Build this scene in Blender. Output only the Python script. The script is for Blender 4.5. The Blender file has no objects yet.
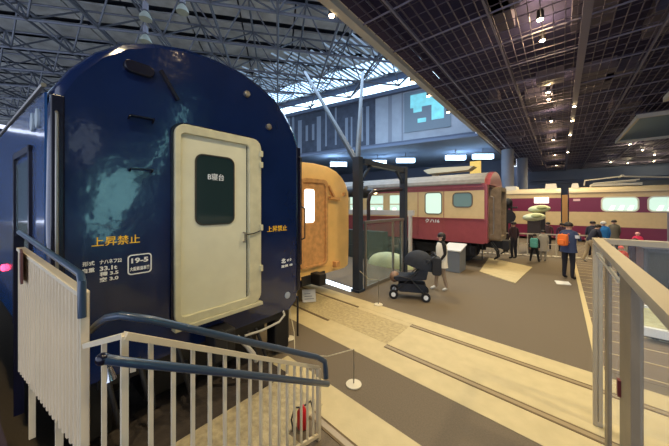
import bpy, bmesh, math, random
from mathutils import Vector, Matrix
random.seed(7)
SC = bpy.context.scene
COL = SC.collection
PI = math.pi

# ------------------------------------------------------------------ materials
MATS = {}
def mat(name, col, rough=0.6, metal=0.0, var=0.0, vscale=6.0, bump=0.0, bscale=20.0, emit=None, estr=0.0,
        alpha=1.0, trans=0.0, coat=0.0, spec=None, stretch=(1, 1, 1), col2=None):
    if name in MATS: return MATS[name]
    m = bpy.data.materials.new(name); m.use_nodes = True
    nt = m.node_tree; b = nt.nodes['Principled BSDF']
    b.inputs['Base Color'].default_value = (*col, 1)
    b.inputs['Roughness'].default_value = rough
    b.inputs['Metallic'].default_value = metal
    b.inputs['Alpha'].default_value = alpha
    b.inputs['Transmission Weight'].default_value = trans
    b.inputs['Coat Weight'].default_value = coat
    b.inputs['Coat Roughness'].default_value = 0.05
    if spec is not None: b.inputs['Specular IOR Level'].default_value = spec
    if emit:
        b.inputs['Emission Color'].default_value = (*emit, 1); b.inputs['Emission Strength'].default_value = estr
    tc = mp = None
    if var or bump:
        tc = nt.nodes.new('ShaderNodeTexCoord'); mp = nt.nodes.new('ShaderNodeMapping')
        mp.inputs['Scale'].default_value = stretch
        nt.links.new(tc.outputs['Object'], mp.inputs['Vector'])
    if var:
        n = nt.nodes.new('ShaderNodeTexNoise'); n.inputs['Scale'].default_value = vscale; n.inputs['Detail'].default_value = 5
        nt.links.new(mp.outputs[0], n.inputs['Vector'])
        r = nt.nodes.new('ShaderNodeValToRGB')
        lo = [max(0, c*(1-var)) for c in col]; hi = [min(1, c*(1+var)) for c in col]
        if col2: lo, hi = col, col2
        r.color_ramp.elements[0].position = .3; r.color_ramp.elements[1].position = .7
        r.color_ramp.elements[0].color = (*lo, 1); r.color_ramp.elements[1].color = (*hi, 1)
        nt.links.new(n.outputs['Fac'], r.inputs[0]); nt.links.new(r.outputs[0], b.inputs['Base Color'])
    if bump:
        n2 = nt.nodes.new('ShaderNodeTexNoise'); n2.inputs['Scale'].default_value = bscale; n2.inputs['Detail'].default_value = 3
        nt.links.new(mp.outputs[0], n2.inputs['Vector'])
        bp = nt.nodes.new('ShaderNodeBump'); bp.inputs['Strength'].default_value = bump; bp.inputs['Distance'].default_value = .02
        nt.links.new(n2.outputs['Fac'], bp.inputs['Height']); nt.links.new(bp.outputs[0], b.inputs['Normal']); nt.links.new(bp.outputs[0], b.inputs['Coat Normal'])
    MATS[name] = m
    return m

def linear(r, g, b):
    f = lambda c: (c/255/12.92) if c/255 <= .04045 else ((c/255+.055)/1.055)**2.4
    return (f(r), f(g), f(b))
L = linear

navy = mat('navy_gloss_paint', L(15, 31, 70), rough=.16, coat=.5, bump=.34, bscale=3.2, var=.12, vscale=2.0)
navy_side = mat('blue_side_with_reflections', L(36, 74, 128), rough=.14, coat=.5, bump=.1, bscale=3)  # lighter copy of the navy: reflections along the side put into the colour
navy_dark = mat('dark_blue_trim', L(12, 14, 34), rough=.25)
cream = mat('cream_door_paint', L(204, 202, 176), rough=.45, var=.05, vscale=4)
cream_edge = mat('cream_frame_paint', L(190, 186, 156), rough=.45, var=.10, vscale=8)
seal = mat('dark_rubber_seal', L(40, 38, 32), rough=.7)
dkglass = mat('dark_green_window_glass', L(34, 50, 52), rough=.08, spec=.8)
white_p = mat('white_lettering', L(226, 230, 232), rough=.6)
yellow_p = mat('yellow_lettering', L(240, 190, 40), rough=.6)
roof_grey = mat('roof_grey_paint', L(120, 116, 108), rough=.6, var=.15)
black = mat('black_running_gear', L(20, 20, 24), rough=.55, var=.3)
steel = mat('bare_steel', L(150, 146, 138), rough=.35, metal=.8)
chrome = mat('polished_steel', L(190, 192, 195), rough=.18, metal=1)
hose_m = mat('pale_air_hose', L(178, 176, 168), rough=.5)
handblue = mat('blue_handrail_coating', L(38, 58, 80), rough=.3, coat=.3)
beige = mat('beige_railing_paint', L(208, 194, 164), rough=.5, var=.04)
beige2 = mat('beige_ribbed_steel', L(216, 196, 160), rough=.45, var=.05, vscale=3)
taupe = mat('taupe_balustrade_paint', L(172, 158, 130), rough=.42, var=.05)
taupe_d = mat('brown_grey_post_paint', L(122, 108, 84), rough=.5, var=.08)
carpet = mat('brown_grey_carpet', L(106, 94, 77), rough=.95, var=.12, vscale=60, bump=.3, bscale=300)
concrete = mat('smooth_pale_concrete', L(188, 172, 130), rough=.75, var=.07, vscale=5, bump=.08, bscale=60)
rough_conc = mat('rough_trackbed_concrete', L(168, 156, 126), rough=.9, var=.28, vscale=14, bump=.6, bscale=40)
groove = mat('dark_rail_groove', L(104, 86, 60), rough=.9)
stripe_m = mat('cream_floor_strip', L(196, 178, 132), rough=.7)
plank = mat('tan_paving', L(108, 94, 78), rough=.85, var=.1, vscale=3)
deck_m = mat('dark_brown_deck_floor', L(52, 36, 34), rough=.6, var=.2)
orange = mat('orange_train_paint', L(228, 184, 112), rough=.4, var=.08, vscale=3)
orange_d = mat('brown_orange_door_frame', L(200, 148, 92), rough=.5, var=.2, vscale=9)
maroon = mat('maroon_train_paint', L(148, 70, 76), rough=.3, var=.06, coat=.2)
maroon2 = mat('deep_maroon_band', L(116, 30, 62), rough=.35)
tcream = mat('train_cream_paint', L(208, 182, 134), rough=.4, var=.04)
litglass = mat('lit_carriage_window', L(150, 180, 165), rough=.2, emit=L(205, 232, 214), estr=.55)
litwhite = mat('lit_white_panel', L(240, 240, 235), rough=.5, emit=L(255, 252, 240), estr=1.5)
seatw = mat('white_seat_cover', L(225, 225, 215), rough=.7, emit=L(240, 245, 235), estr=.7)
ceil_dark = mat('dark_violet_soffit', L(34, 32, 72), rough=.9)
grid_m = mat('dark_ceiling_louvre', L(70, 66, 88), rough=.6)
beam_m = mat('grey_ceiling_rail', L(106, 102, 122), rough=.5)
fascia_m = mat('pale_fascia', L(170, 166, 158), rough=.7)
rooftile = mat('corrugated_roof_sheet', L(176, 180, 180), rough=.7, var=.25, vscale=1.2)
roofdark = mat('dark_roof_beam', L(40, 46, 58), rough=.8)
truss_m = mat('blue_grey_truss_paint', L(92, 100, 114), rough=.5)
wallblue = mat('blue_grey_wall', L(96, 108, 128), rough=.85, var=.08, vscale=.6)
walldark = mat('dark_slate_wall', L(80, 88, 106), rough=.9)
soffit_m = mat('blue_grey_soffit', L(110, 126, 150), rough=.85)
colgrey = mat('grey_column_paint', L(120, 124, 136), rough=.7)
coldark = mat('dark_steel_column', L(38, 48, 62), rough=.45)
skyl = mat('skylight_glazing', (0.8, .9, 1), emit=(.55, .8, 1.0), estr=3.2)
skyslit = mat('roof_light_slit', (0.7, .85, 1), emit=(.45, .68, 1.0), estr=1.3)
lampglow = mat('warm_lamp_lens', (1, .8, .5), emit=(1, .74, .42), estr=30)
tubeglow = mat('cool_tube_light', (.8, .9, 1), emit=(.42,.68,1), estr=7)
glass = mat('clear_glass', (.85, .95, .93), rough=.03, trans=.0, alpha=.04, spec=.3)
skin = mat('skin', L(214, 168, 138), rough=.6)
hairm = mat('dark_hair', L(30, 22, 20), rough=.6)

# ------------------------------------------------------------------ mesh helper
class MB:
    def __init__(s): s.v = []; s.f = []; s.mi = []; s.cur = 0
    def add(s, vs, fs):
        o = len(s.v); s.v += [tuple(v) for v in vs]
        for f in fs: s.f.append(tuple(i+o for i in f)); s.mi.append(s.cur)
        return s
    def box(s, x0, x1, y0, y1, z0, z1):
        return s.add([(x0,y0,z0),(x1,y0,z0),(x1,y1,z0),(x0,y1,z0),(x0,y0,z1),(x1,y0,z1),(x1,y1,z1),(x0,y1,z1)],
                     [(0,3,2,1),(4,5,6,7),(0,1,5,4),(1,2,6,5),(2,3,7,6),(3,0,4,7)])
    def bar(s, p, q, w, h, up=(0,0,1)):
        p = Vector(p); q = Vector(q); d = (q-p).normalized(); u = Vector(up)
        if abs(d.dot(u)) > .99: u = Vector((1,0,0))
        a = d.cross(u).normalized()*w/2; b = a.cross(d).normalized()*h/2
        vs = [p-a-b, p+a-b, p+a+b, p-a+b, q-a-b, q+a-b, q+a+b, q-a+b]
        return s.add(vs, [(0,1,2,3),(7,6,5,4),(0,4,5,1),(1,5,6,2),(2,6,7,3),(3,7,4,0)])
    def tube(s, pts, r, n=8, cap=True):
        pts = [Vector(p) for p in pts]; rs = r if isinstance(r, (list, tuple)) else [r]*len(pts)
        prev = None; vs = []; fs = []
        for i, p in enumerate(pts):
            if i == 0: d = pts[1]-pts[0]
            elif i == len(pts)-1: d = pts[-1]-pts[-2]
            else: d = (pts[i+1]-p).normalized()+(p-pts[i-1]).normalized()
            d.normalize()
            if prev is None:
                a = d.cross(Vector((0,0,1)));
                if a.length < .05: a = d.cross(Vector((1,0,0)))
            else: a = prev-d*prev.dot(d)
            a.normalize(); prev = a; b = d.cross(a)
            for k in range(n):
                t = 2*PI*k/n; vs.append(p+(a*math.cos(t)+b*math.sin(t))*rs[i])
        for i in range(len(pts)-1):
            for k in range(n):
                fs.append((i*n+k, i*n+(k+1)%n, (i+1)*n+(k+1)%n, (i+1)*n+k))
        if cap: fs.append(tuple(range(n-1,-1,-1))); fs.append(tuple(range((len(pts)-1)*n, len(pts)*n)))
        return s.add(vs, fs)
    def lathe(s, c, prof, n=16, axis='z'):
        vs = []; fs = []
        for (r, h) in prof:
            for k in range(n):
                t = 2*PI*k/n; a = r*math.cos(t); b = r*math.sin(t)
                if axis == 'z': vs.append((c[0]+a, c[1]+b, c[2]+h))
                elif axis == 'y': vs.append((c[0]+a, c[1]+h, c[2]+b))
                else: vs.append((c[0]+h, c[1]+a, c[2]+b))
        m = len(prof)
        for i in range(m-1):
            for k in range(n): fs.append((i*n+k, i*n+(k+1)%n, (i+1)*n+(k+1)%n, (i+1)*n+k))
        fs.append(tuple(range(n-1,-1,-1))); fs.append(tuple(range((m-1)*n, m*n)))
        return s.add(vs, fs)
    def ell(s, c, rx, ry, rz, n=12, m=8, rot=None, z0=-1.0):
        vs = []; fs = []
        for j in range(m+1):
            ph = math.asin(z0)+(PI/2-math.asin(z0))*j/m
            for k in range(n):
                t = 2*PI*k/n; p = Vector((rx*math.cos(ph)*math.cos(t), ry*math.cos(ph)*math.sin(t), rz*math.sin(ph)))
                if rot: p = rot @ p
                vs.append(Vector(c)+p)
        for j in range(m):
            for k in range(n): fs.append((j*n+k, j*n+(k+1)%n, (j+1)*n+(k+1)%n, (j+1)*n+k))
        fs.append(tuple(range(n-1,-1,-1)))
        return s.add(vs, fs)
    def prism(s, poly, axis, a0, a1):
        # poly: 2D points; axis 'x': (y,z); 'y': (x,z); 'z': (x,y)
        n = len(poly)
        def P(p, a): return {'x': (a,p[0],p[1]), 'y': (p[0],a,p[1]), 'z': (p[0],p[1],a)}[axis]
        vs = [P(p,a0) for p in poly]+[P(p,a1) for p in poly]
        fs = [tuple(range(n-1,-1,-1)), tuple(range(n,2*n))]+[(i,(i+1)%n,n+(i+1)%n,n+i) for i in range(n)]
        return s.add(vs, fs)
    def ring(s, outer, inner, axis, a0, a1):
        n = len(outer)
        def P(p, a): return {'x': (a,p[0],p[1]), 'y': (p[0],a,p[1]), 'z': (p[0],p[1],a)}[axis]
        vs = [P(p,a) for a in (a0,a1) for pl in (outer,inner) for p in pl]
        fs = []
        for i in range(n):
            j = (i+1)%n
            fs += [(i,j,n+j,n+i),(2*n+j,2*n+i,3*n+i,3*n+j),(i,2*n+i,2*n+j,j),(n+j,3*n+j,3*n+i,n+i)]
        return s.add(vs, fs)
    def build(s, name, m, parent=None, origin=None, smooth=False, bevel=0, **props):
        me = bpy.data.meshes.new(name)
        if parent is not None: o0 = WLOC(parent)
        elif origin is not None: o0 = Vector(origin)
        else:
            xs = [v[0] for v in s.v]; ys = [v[1] for v in s.v]; zs = [v[2] for v in s.v]
            o0 = Vector(((min(xs)+max(xs))/2, (min(ys)+max(ys))/2, min(zs)))
        me.from_pydata([tuple(Vector(v)-o0) for v in s.v], [], s.f)
        ms = m if isinstance(m, (list, tuple)) else [m]
        for q in ms: me.materials.append(q)
        for i, p in enumerate(me.polygons): p.material_index = s.mi[i]; p.use_smooth = smooth
        bm = bmesh.new(); bm.from_mesh(me)
        bmesh.ops.recalc_face_normals(bm, faces=bm.faces)
        bm.to_mesh(me); bm.free()
        if smooth:
            try: me.set_sharp_from_angle(angle=math.radians(40))
            except Exception: pass
        ob = bpy.data.objects.new(name, me); COL.objects.link(ob)
        if parent is not None: ob.parent = parent
        else: ob.location = o0
        if bevel:
            bv = ob.modifiers.new('bevel', 'BEVEL'); bv.width = bevel; bv.segments = 2; bv.limit_method = 'ANGLE'
        for k, v in props.items(): ob[k] = v
        return ob
def WLOC(o):
    v = Vector((0,0,0))
    while o is not None: v += Vector(o.location); o = o.parent
    return v
def thing(name, label, cat, loc=(0,0,0), group=None):
    o = bpy.data.objects.new(name, None); COL.objects.link(o); o.location = loc; o.empty_display_size = .2
    o['label'] = label; o['category'] = cat
    if group: o['group'] = group
    return o
def tag(o, label, cat, group=None):
    o['label'] = label; o['category'] = cat
    if group: o['group'] = group
    return o
def struct(o): o['kind'] = 'structure'; return o
def rrect(a0, a1, b0, b1, r, n=4):
    pts = []
    for (cx, cy, t0) in ((a1-r,b1-r,0),(a0+r,b1-r,PI/2),(a0+r,b0+r,PI),(a1-r,b0+r,1.5*PI)):
        for k in range(n+1):
            t = t0+PI/2*k/n; pts.append((cx+r*math.cos(t), cy+r*math.sin(t)))
    return pts
def clone(root, loc, label, rotz=None, group=None):
    r = root.copy(); COL.objects.link(r); r.location = loc
    if rotz is not None: r.rotation_euler = (0,0,rotz)
    if label: r['label'] = label
    if group: r['group'] = group
    for ch in list(root.children):
        c = ch.copy(); COL.objects.link(c); c.parent = r
        for g in list(ch.children):
            d = g.copy(); COL.objects.link(d); d.parent = c
    return r
def text(name, body, m, parent, face, a0, a1, z0, z1, depth, bold=.0):
    """lettering on a plane; face 'x': plane x=depth, a along +y ; face 'y': plane y=depth, a along +x ; 'z' flat"""
    cu = bpy.data.curves.new(name, 'FONT'); cu.body = body; cu.size = 1; cu.offset = bold; cu.extrude = .004
    cu.fill_mode = 'BOTH'; cu.resolution_u = 3
    tmp = bpy.data.objects.new(name+'_t', cu); COL.objects.link(tmp)
    dg = bpy.context.evaluated_depsgraph_get()
    me = bpy.data.meshes.new_from_object(tmp.evaluated_get(dg))
    bpy.data.objects.remove(tmp); 
    if len(me.vertices) == 0: return None
    xs = [v.co.x for v in me.vertices]; ys = [v.co.y for v in me.vertices]
    bx, by = min(xs), min(ys); sx = (a1-a0)/max(1e-6, max(xs)-bx); sy = (z1-z0)/max(1e-6, max(ys)-by)
    w = WLOC(parent)
    for v in me.vertices:
        a = a0+(v.co.x-bx)*sx; z = z0+(v.co.y-by)*sy; e = .003 if v.co.z > 0 else -.001
        if face == 'x': v.co = Vector((depth+e, a, z))-w
        elif face == 'y': v.co = Vector((a, depth-e, z))-w
    me.materials.clear(); me.materials.append(m)
    ob = bpy.data.objects.new(name, me); COL.objects.link(ob); ob.parent = parent
    return ob

# ------------------------------------------------------------------ camera
cd = bpy.data.cameras.new('camera'); cam = bpy.data.objects.new('camera', cd); COL.objects.link(cam)
cam.location = (0,0,2.3); cam.rotation_euler = (PI/2, 0, math.radians(39.93))
cd.sensor_width = 36; cd.lens = 36*270/669; cd.shift_y = -17.5/669; cd.clip_start = .05; cd.clip_end = 300
SC.camera = cam

# ------------------------------------------------------------------ floor
S = -.09   # tracks run at a slight angle to the hall
def strip(mb, ya, yb, x0, x1, z0, z1):
    mb.add([(x0,ya+S*x0,z0),(x1,ya+S*x1,z0),(x1,yb+S*x1,z0),(x0,yb+S*x0,z0),
            (x0,ya+S*x0,z1),(x1,ya+S*x1,z1),(x1,yb+S*x1,z1),(x0,yb+S*x0,z1)],
           [(0,3,2,1),(4,5,6,7),(0,1,5,4),(1,2,6,5),(2,3,7,6),(3,0,4,7)])
fl = struct(MB().box(-60, 30, -12, 55, -.3, 0).build('floor', carpet, origin=(0,0,0)))
m = MB(); strip(m, 3.25, 3.66, -40, 25, .0, .004); strip(m, 3.80, 4.64, -2.2, 25, 0, .004); strip(m, 4.78, 5.15, -40, 25, 0, .004)
strip(m, 3.66,3.80,-40,25,0,.002); strip(m,4.64,4.78,-40,25,0,.002)
struct(m.build('floor', concrete, origin=(0,0,0)))
m = MB(); strip(m, 3.80, 4.64, -40, -2.2, 0, .004)
struct(m.build('floor', mat('sandy_trackbed', L(172,156,116), rough=.9, var=.22, vscale=18, bump=.4, bscale=50), origin=(0,0,0)))
m = MB(); strip(m, 1.98, 2.42, -3.2, 25, 0, .004)
struct(m.build('floor', concrete, origin=(0,0,0)))
struct(MB().box(-2.85, 6, .9, 1.78, .0, .012).build('floor', rough_conc, origin=(0,0,0)))
struct(MB().box(-2.85,-2.1,.5,2.3,0,.01).build('floor', rough_conc, origin=(0,0,0)))
struct(MB().box(-30,-2.85,.3,2.42,0,.011).build('floor', mat('shaded_trackbed', L(58,50,44), rough=.9, var=.3, vscale=9, bump=.5), origin=(0,0,0)))  # darker bed colour stands in for the car's shadow and its underside gear
# far pale slabs beside the red train
m = MB(); m.prism([(-2.15,10.4),(-1.02,9.5),(-.8,12.4),(-2.4,13.4)], 'z', 0, .02)
struct(m.build('floor', concrete, origin=(0,0,0)))
m = MB(); m.box(.385, .47, 3.4, 26, 0, .006); struct(m.build('floor', stripe_m, origin=(0,0,0)))
m = MB(); m.box(.47, 1.6, 5.3, 26, 0, .004)
struct(m.build('floor', plank, origin=(0,0,0)))
m = MB()
y = 5.4
while y < 24: m.box(.47, 1.6, y, y+.02, .004, .007); y += .55
struct(m.build('floor', stripe_m, origin=(0,0,0)))

def rail(ya, x0, x1, label):
    t = thing('track_rail', label, 'rail', (0, ya, 0), 'rails set flush in the floor')
    m = MB(); strip(m, ya-.055, ya-.03, x0, x1, .0, .0075); strip(m, ya+.03, ya+.055, x0, x1, 0, .0075); m.build('rail_groove', groove, t)
    m = MB(); strip(m, ya-.03, ya+.03, x0, x1, 0, .008); m.build('rail_head', mat('worn_rail_head', L(150,132,100), rough=.5, metal=.3), t)
rail(4.71, -2.2, 12, 'flush rail nearer the far carpet, in the pale concrete trackway')
rail(3.73, -2.2, 12, 'flush rail of the pale trackway nearer the camera side carpet strip')
rail(1.93, -3.0, 12, 'flush rail in the pale concrete at the foot of the stair railing')
def slot(ya, x0, x1, label):
    m = MB(); strip(m, ya-.03, ya+.03, x0, x1, .0, .010)
    tag(m.build('floor_slot', groove), label, 'slot', 'dark slots in the trackbed')
slot(3.74, -5.4, -3.55, 'dark slot in sandy trackbed right of the blue sleeping car, nearer one')
slot(4.71, -7.0, -3.5, 'dark slot in sandy trackbed ending near the thin rope stanchion, farther one')

# ------------------------------------------------------------------ raised deck and steps (the photographer's own)
m = MB()
m.prism([(-1.45,.25),(-1.6,.10),(-2.95,-.05),(-3.3,-.06),(-14,-1.2),(-14,-4),(2.2,-4),(2.2,.2)], 'z', .68, .8)
struct(m.build('floor', deck_m, origin=(0,0,0)))
m = MB(); m.prism([(-1.3,.15),(-13.5,-1.35),(-13.5,-3.8),(2.0,-3.8),(2.0,.1)], 'z', 0.006, .68)
struct(m.build('floor', walldark, origin=(0,0,0)))
st = thing('stair_flight', 'brown steps descending beside the beige baluster railing', 'stairs', (-1.2,.3,0))
N = 4
for i in range(N):
    y0 = .3+i*.36; x0 = -1.36-.09*i; zt = .8-(i+1)*.16
    MB().box(x0, x0+1.1, y0, y0+.36, .016, zt).build('step', deck_m, st)

# ------------------------------------------------------------------ stair railing
sr = thing('stair_railing', 'beige stair railing with white balusters and two blue handrails below the blue car', 'railing', (-1.6,1.1,0))
P0 = Vector((-1.66,.215,1.662)); A0 = Vector((-1.39,.30,1.76)); B0 = Vector((-1.82,1.93,.71))
def onrail(t, dz=0): p = A0.lerp(B0, t); p.z += dz; return p
m = MB(); m.bar(P0, A0, .022, .022); m.bar(A0, B0, .03, .028); m.build('top_rail', beige, sr)
m = MB(); m.bar((-1.66,.215,.86), (-1.39,.30,.86), .025, .03); m.bar(A0-Vector((0,0,.9)), B0-Vector((0,0,.66)), .025, .03); m.build('bottom_rail', beige, sr)
for t in (.5,):
    p = P0.lerp(A0, t); MB().bar((p.x,p.y,p.z), (p.x,p.y,.86), .017,.017,(0,1,0)).build('baluster', beige, sr)
nb = 17
for i in range(nb):
    t = i/(nb-1); t = t if i else .0
    p = onrail(t); zb = p.z-(.9-.24*t)
    w = .024 if i in (0, nb-1) else .017
    MB().bar((p.x,p.y,p.z), (p.x,p.y,zb if i not in (0,) else .8), w, w,(0,1,0)).build('baluster', beige, sr)
# post and extension below last one
MB().box(B0.x-.018,B0.x+.018,B0.y-.018,B0.y+.018,.005,.70).build('end_post', beige, sr)
def DP(u,v,d):
    k=(u-334)/270; return Vector(((-.6418+k*.7668)*d,(.7668+k*.6418)*d,2.3-(v-205.5)/270*d))
m = MB(); m.tube([DP(90,331,1.34),DP(97,324,1.30),DP(106,318,1.27),DP(120,315.5,1.25),DP(150,319.5,1.30),DP(235,339,1.78),DP(316,357,2.56),DP(324,361,2.60),DP(325,368,2.61),DP(325.5,378,2.61)], [.016,.017,.018,.018,.018,.022,.026,.026,.026,.026], 10)
m.build('handrail', handblue, sr, smooth=True)
m = MB(); m.tube([DP(103,359,1.02),DP(130,362.5,1.06),DP(235,373.5,1.5),DP(327,384,2.48)], [.018,.018,.020,.025], 10); m.build('handrail', handblue, sr, smooth=True)
for t in (.02,.35,.68,.98):
    p = onrail(t); m = MB(); m.bar(p+Vector((0,0,-.11)), p+Vector((.035,-.01,-.12)), .02,.03); m.build('handrail_bracket', beige, sr)
m = MB(); m.ell(DP(102,359,1.02), .023,.023,.023); m.build('handrail_cap', navy_dark, sr, smooth=True)
m = MB(); m.tube([DP(107,367,1.2),DP(109.5,380,1.2)], [.014,.026], 10); m.build('pipe_spout', chrome, sr, smooth=True)

# ribbed guard panel on the left
gp = thing('ribbed_guard_panel', 'beige ribbed steel guard panel with a blue handrail standing left of the blue car', 'panel', (-2.3,.1,.8))
Q0 = Vector((-1.69,.215,0)); Q1 = Vector((-2.92,.04,0)); D = (Q1-Q0); Ln = D.length; D.normalize(); Nn = Vector((D.y,-D.x,0))
if Nn.y > 0: Nn = -Nn
m = MB(); n = 22; prof = []
for i in range(n):
    a = Ln*i/n; b = Ln*(i+.35)/n; c = Ln*(i+.5)/n; e = Ln*(i+.85)/n
    prof += [(a,0),(b,0),(c,.014),(e,.014)]
prof.append((Ln,0))
vs = []; 
for (a, h) in prof:
    p = Q0+D*a+Nn*h; q = Q0+D*a-Nn*.02
    zt = 1.885+.105*a/Ln; vs += [(p.x,p.y,1.14),(p.x,p.y,zt),(q.x,q.y,1.14),(q.x,q.y,zt)]
fs = []
for i in range(len(prof)-1):
    k = 4*i; fs += [(k,k+4,k+5,k+1),(k+2,k+3,k+7,k+6),(k+1,k+5,k+7,k+3),(k,k+2,k+6,k+4)]
m.add(vs, fs); m.build('ribbed_sheet', beige2, gp)
m = MB(); m.bar(Q0+Vector((0,0,1.89)), Q1+Vector((0,0,1.995)), .04,.02); m.build('top_cap', beige, gp)
m = MB(); m.bar(Q0+Vector((.004,0,.805)), Q0+Vector((.004,0,1.90)), .03,.03,(0,1,0)); m.build('post', beige, gp)
for k in (.3,.75):
    p = Q0+D*Ln*k; MB().bar(p+Vector((0,0,.805)), p+Vector((0,0,1.16)), .03,.03,(0,1,0)).build('foot', beige, gp)
h0 = Q0+Vector((.02,-.01,1.79)); h1 = Q0+Vector((.015,-.01,1.95)); h2 = Q0+D*.05+Vector((0,0,1.975)); h3 = Q1+D*.05+Vector((0,0,2.11))
MB().tube([h0,h1,h2,h3], [.016,.016,.016,.014], 10).build('handrail', handblue, gp, smooth=True)
m = MB(); m.prism([(-2.62,1.80),(-2.90,1.80),(-2.90,2.0),(-2.62,2.0)],'y',.034,.046); m.build('end_plate', mat('brown_end_plate', L(92,58,54), rough=.6), gp)
m = MB(); p = Q1+D*.06; m.bar(p+Vector((0,0,.81)), p+Vector((0,0,2.09)), .05,.05,(0,1,0)); m.build('end_post', navy_dark, gp)

# ------------------------------------------------------------------ right balustrade
gb = thing('glass_balustrade', 'taupe capped glass balustrade with tall posts at the right edge', 'balustrade', (.3,3,0))
m = MB(); m.box(.26,.34,.45,4.02,1.935,1.955); m.box(.34,3.4,3.94,4.02,1.935,1.955)
m.box(.265,.275,.45,4.0,1.90,1.935); m.box(.325,.335,.45,3.95,1.90,1.935); m.box(.34,3.4,3.945,3.955,1.90,1.935)
m.build('cap_rail', taupe, gb)
for (y0,y1,x0,x1) in ((3.90,3.98,.262,.335),(3.02,3.2,.285,.31),(2.22,2.45,.285,.31),(2.03,2.2,.275,.32)):
    MB().box(x0,x1,y0,y1,.01,1.90).build('post', taupe if y0>3.8 else taupe_d, gb)
MB().box(2.6,2.68,3.94,4.02,.01,1.93).build('post', taupe, gb)
m = MB(); m.box(.28,.30,2.5,3.85,1.80,1.82); m.build('glazing_bar', beige, gb)
MB().box(.295,.303,.5,1.95,.05,1.9).build('glass_panel', glass, gb)
MB().box(.295,.303,2.5,3.0,.05,1.9).build('glass_panel', glass, gb)
MB().box(.295,.303,3.34,3.9,.05,1.9).build('glass_panel', glass, gb)
MB().box(.36,2.6,3.975,3.983,.05,1.9).build('glass_panel', glass, gb)
MB().box(.27,.285,2.40,2.44,1.12,1.22).build('latch', mat('red_brown_latch', L(96,30,34)), gb)

# ------------------------------------------------------------------ blue sleeping car
CY = 1.58
HP = [(0,4.08),(.35,4.06),(.65,3.98),(.9,3.86),(1.1,3.69),(1.27,3.47),(1.365,3.28),(1.39,3.12),(1.40,2.2),(1.39,1.2),(1.35,.86),(1.22,.76)]
def carloop(w, zs=0, zb=None):
    pts = [(y*(w if w<1 else 1), z+zs) for y,z in HP]
    if zb is not None: pts = [(y, max(z, zb)) for y,z in pts]
    wl = w if w > 1 else 1
    return [(CY+y,z) for y,z in pts] + [(CY-y*wl,z) for y,z in reversed(pts[1:])]
bc = thing('sleeping_car', 'glossy dark blue sleeping car with a cream end door, filling the left', 'train car', (-3.3,CY,0))
m = MB(); sts = [(-3.2,.955,-.05),(-3.215,.985,-.015),(-3.25,1.0,0),(-3.7,1.03,0),(-4.7,1.105,0),(-6.6,1.245,0),(-20,1.245,0)]
loops = [[(x,)+p for p in carloop(w,dz)] for x,w,dz in sts]; nl = len(loops[0])
vs = [p for lp in loops for p in lp]; fs = []
for i in range(len(loops)-1):
    for k in range(nl): fs.append((i*nl+k, i*nl+(k+1)%nl, (i+1)*nl+(k+1)%nl, (i+1)*nl+k))
fs.append(tuple(range(nl))); fs.append(tuple(range((len(loops)-1)*nl, len(loops)*nl)))
m.add(vs, fs); body = m.build('car_body', navy, bc, smooth=True)
for p in body.data.polygons:
    if len(p.vertices) > 8: p.use_smooth = False
XF = -3.2
# corner pillars
for (ya, yb) in ((.20,.285),(2.885,2.965)):
    m = MB(); m.box(XF-.05,XF+.012,ya,yb,.95,3.22); m.build('corner_pillar', navy_dark, bc, bevel=.01)
for yh in (.235, 2.93):
    m = MB(); m.tube([(XF,yh,1.35),(XF+.06,yh,1.38),(XF+.06,yh,3.05),(XF,yh,3.08)], .011, 8); m.build('grab_rail', black if yh>1 else steel, bc, smooth=True)
m = MB(); m.tube([(XF,2.99,1.75),(XF+.05,3.02,1.78),(XF+.05,3.02,2.25),(XF,2.99,2.28)], .012, 8); m.build('grab_rail', black, bc, smooth=True)
# side gutter trim
m = MB(); m.tube([(-3.22,.165,3.28),(-4.7,.02,3.28),(-6.6,-.165,3.28),(-19,-.165,3.28)], .018, 8); m.build('roof_gutter', steel, bc)
# door surround
m = MB(); o = rrect(1.11,2.185,1.0,3.19,.12,5); i = rrect(1.17,2.0,1.09,3.09,.05,5)
m.ring(o, i, 'x', XF-.01, XF+.07); df = m.build('door_frame', cream_edge, bc, bevel=.008)
m = MB(); m.ring(rrect(1.085,2.2,.985,3.21,.13,5), rrect(1.11,2.185,1.0,3.19,.12,5), 'x', XF-.01, XF+.03); m.build('door_seal', navy_dark, bc)
dr = MB(); dr.prism(rrect(1.165,2.005,1.085,3.095,.05,5),'x',XF-.005,XF+.035); dr = dr.build('door', cream, bc)
m = MB(); m.prism(rrect(1.34,1.79,2.085,2.88,.08,5),'x',XF+.03,XF+.04); m.build('door_window', dkglass, dr)
m = MB(); m.ring(rrect(1.325,1.805,2.07,2.895,.09,5),rrect(1.34,1.79,2.085,2.88,.08,5),'x',XF+.03,XF+.046); m.build('window_gasket', seal, dr)
text('window_lettering','B寝台',white_p,dr,'x',1.47,1.665,2.60,2.68,XF+.041,.0)
m = MB(); m.box(XF+.03,XF+.037,1.975,1.99,1.1,3.08); m.build('door_edge_gap', seal, dr)
m = MB(); m.tube([(XF+.04,1.93,1.83),(XF+.08,1.93,1.83),(XF+.08,1.93,1.95),(XF+.04,1.93,1.95)], .010, 8); m.build('door_handle', steel, dr, smooth=True)
m = MB(); m.tube([(XF+.08,1.93,1.92),(XF+.09,2.05,1.93),(XF+.08,2.17,1.96)], .008, 6); m.build('door_chain', black, dr)
for z in (3.0,2.85,2.0,1.45): MB().box(XF+.06,XF+.10,2.155,2.195,z-.04,z+.04).build('door_hinge', cream_edge, bc, bevel=.005)
m = MB(); m.box(XF-.01,XF+.10,1.1,2.19,.955,1.0); m.build('door_sill', cream_edge, bc, bevel=.005)
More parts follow.
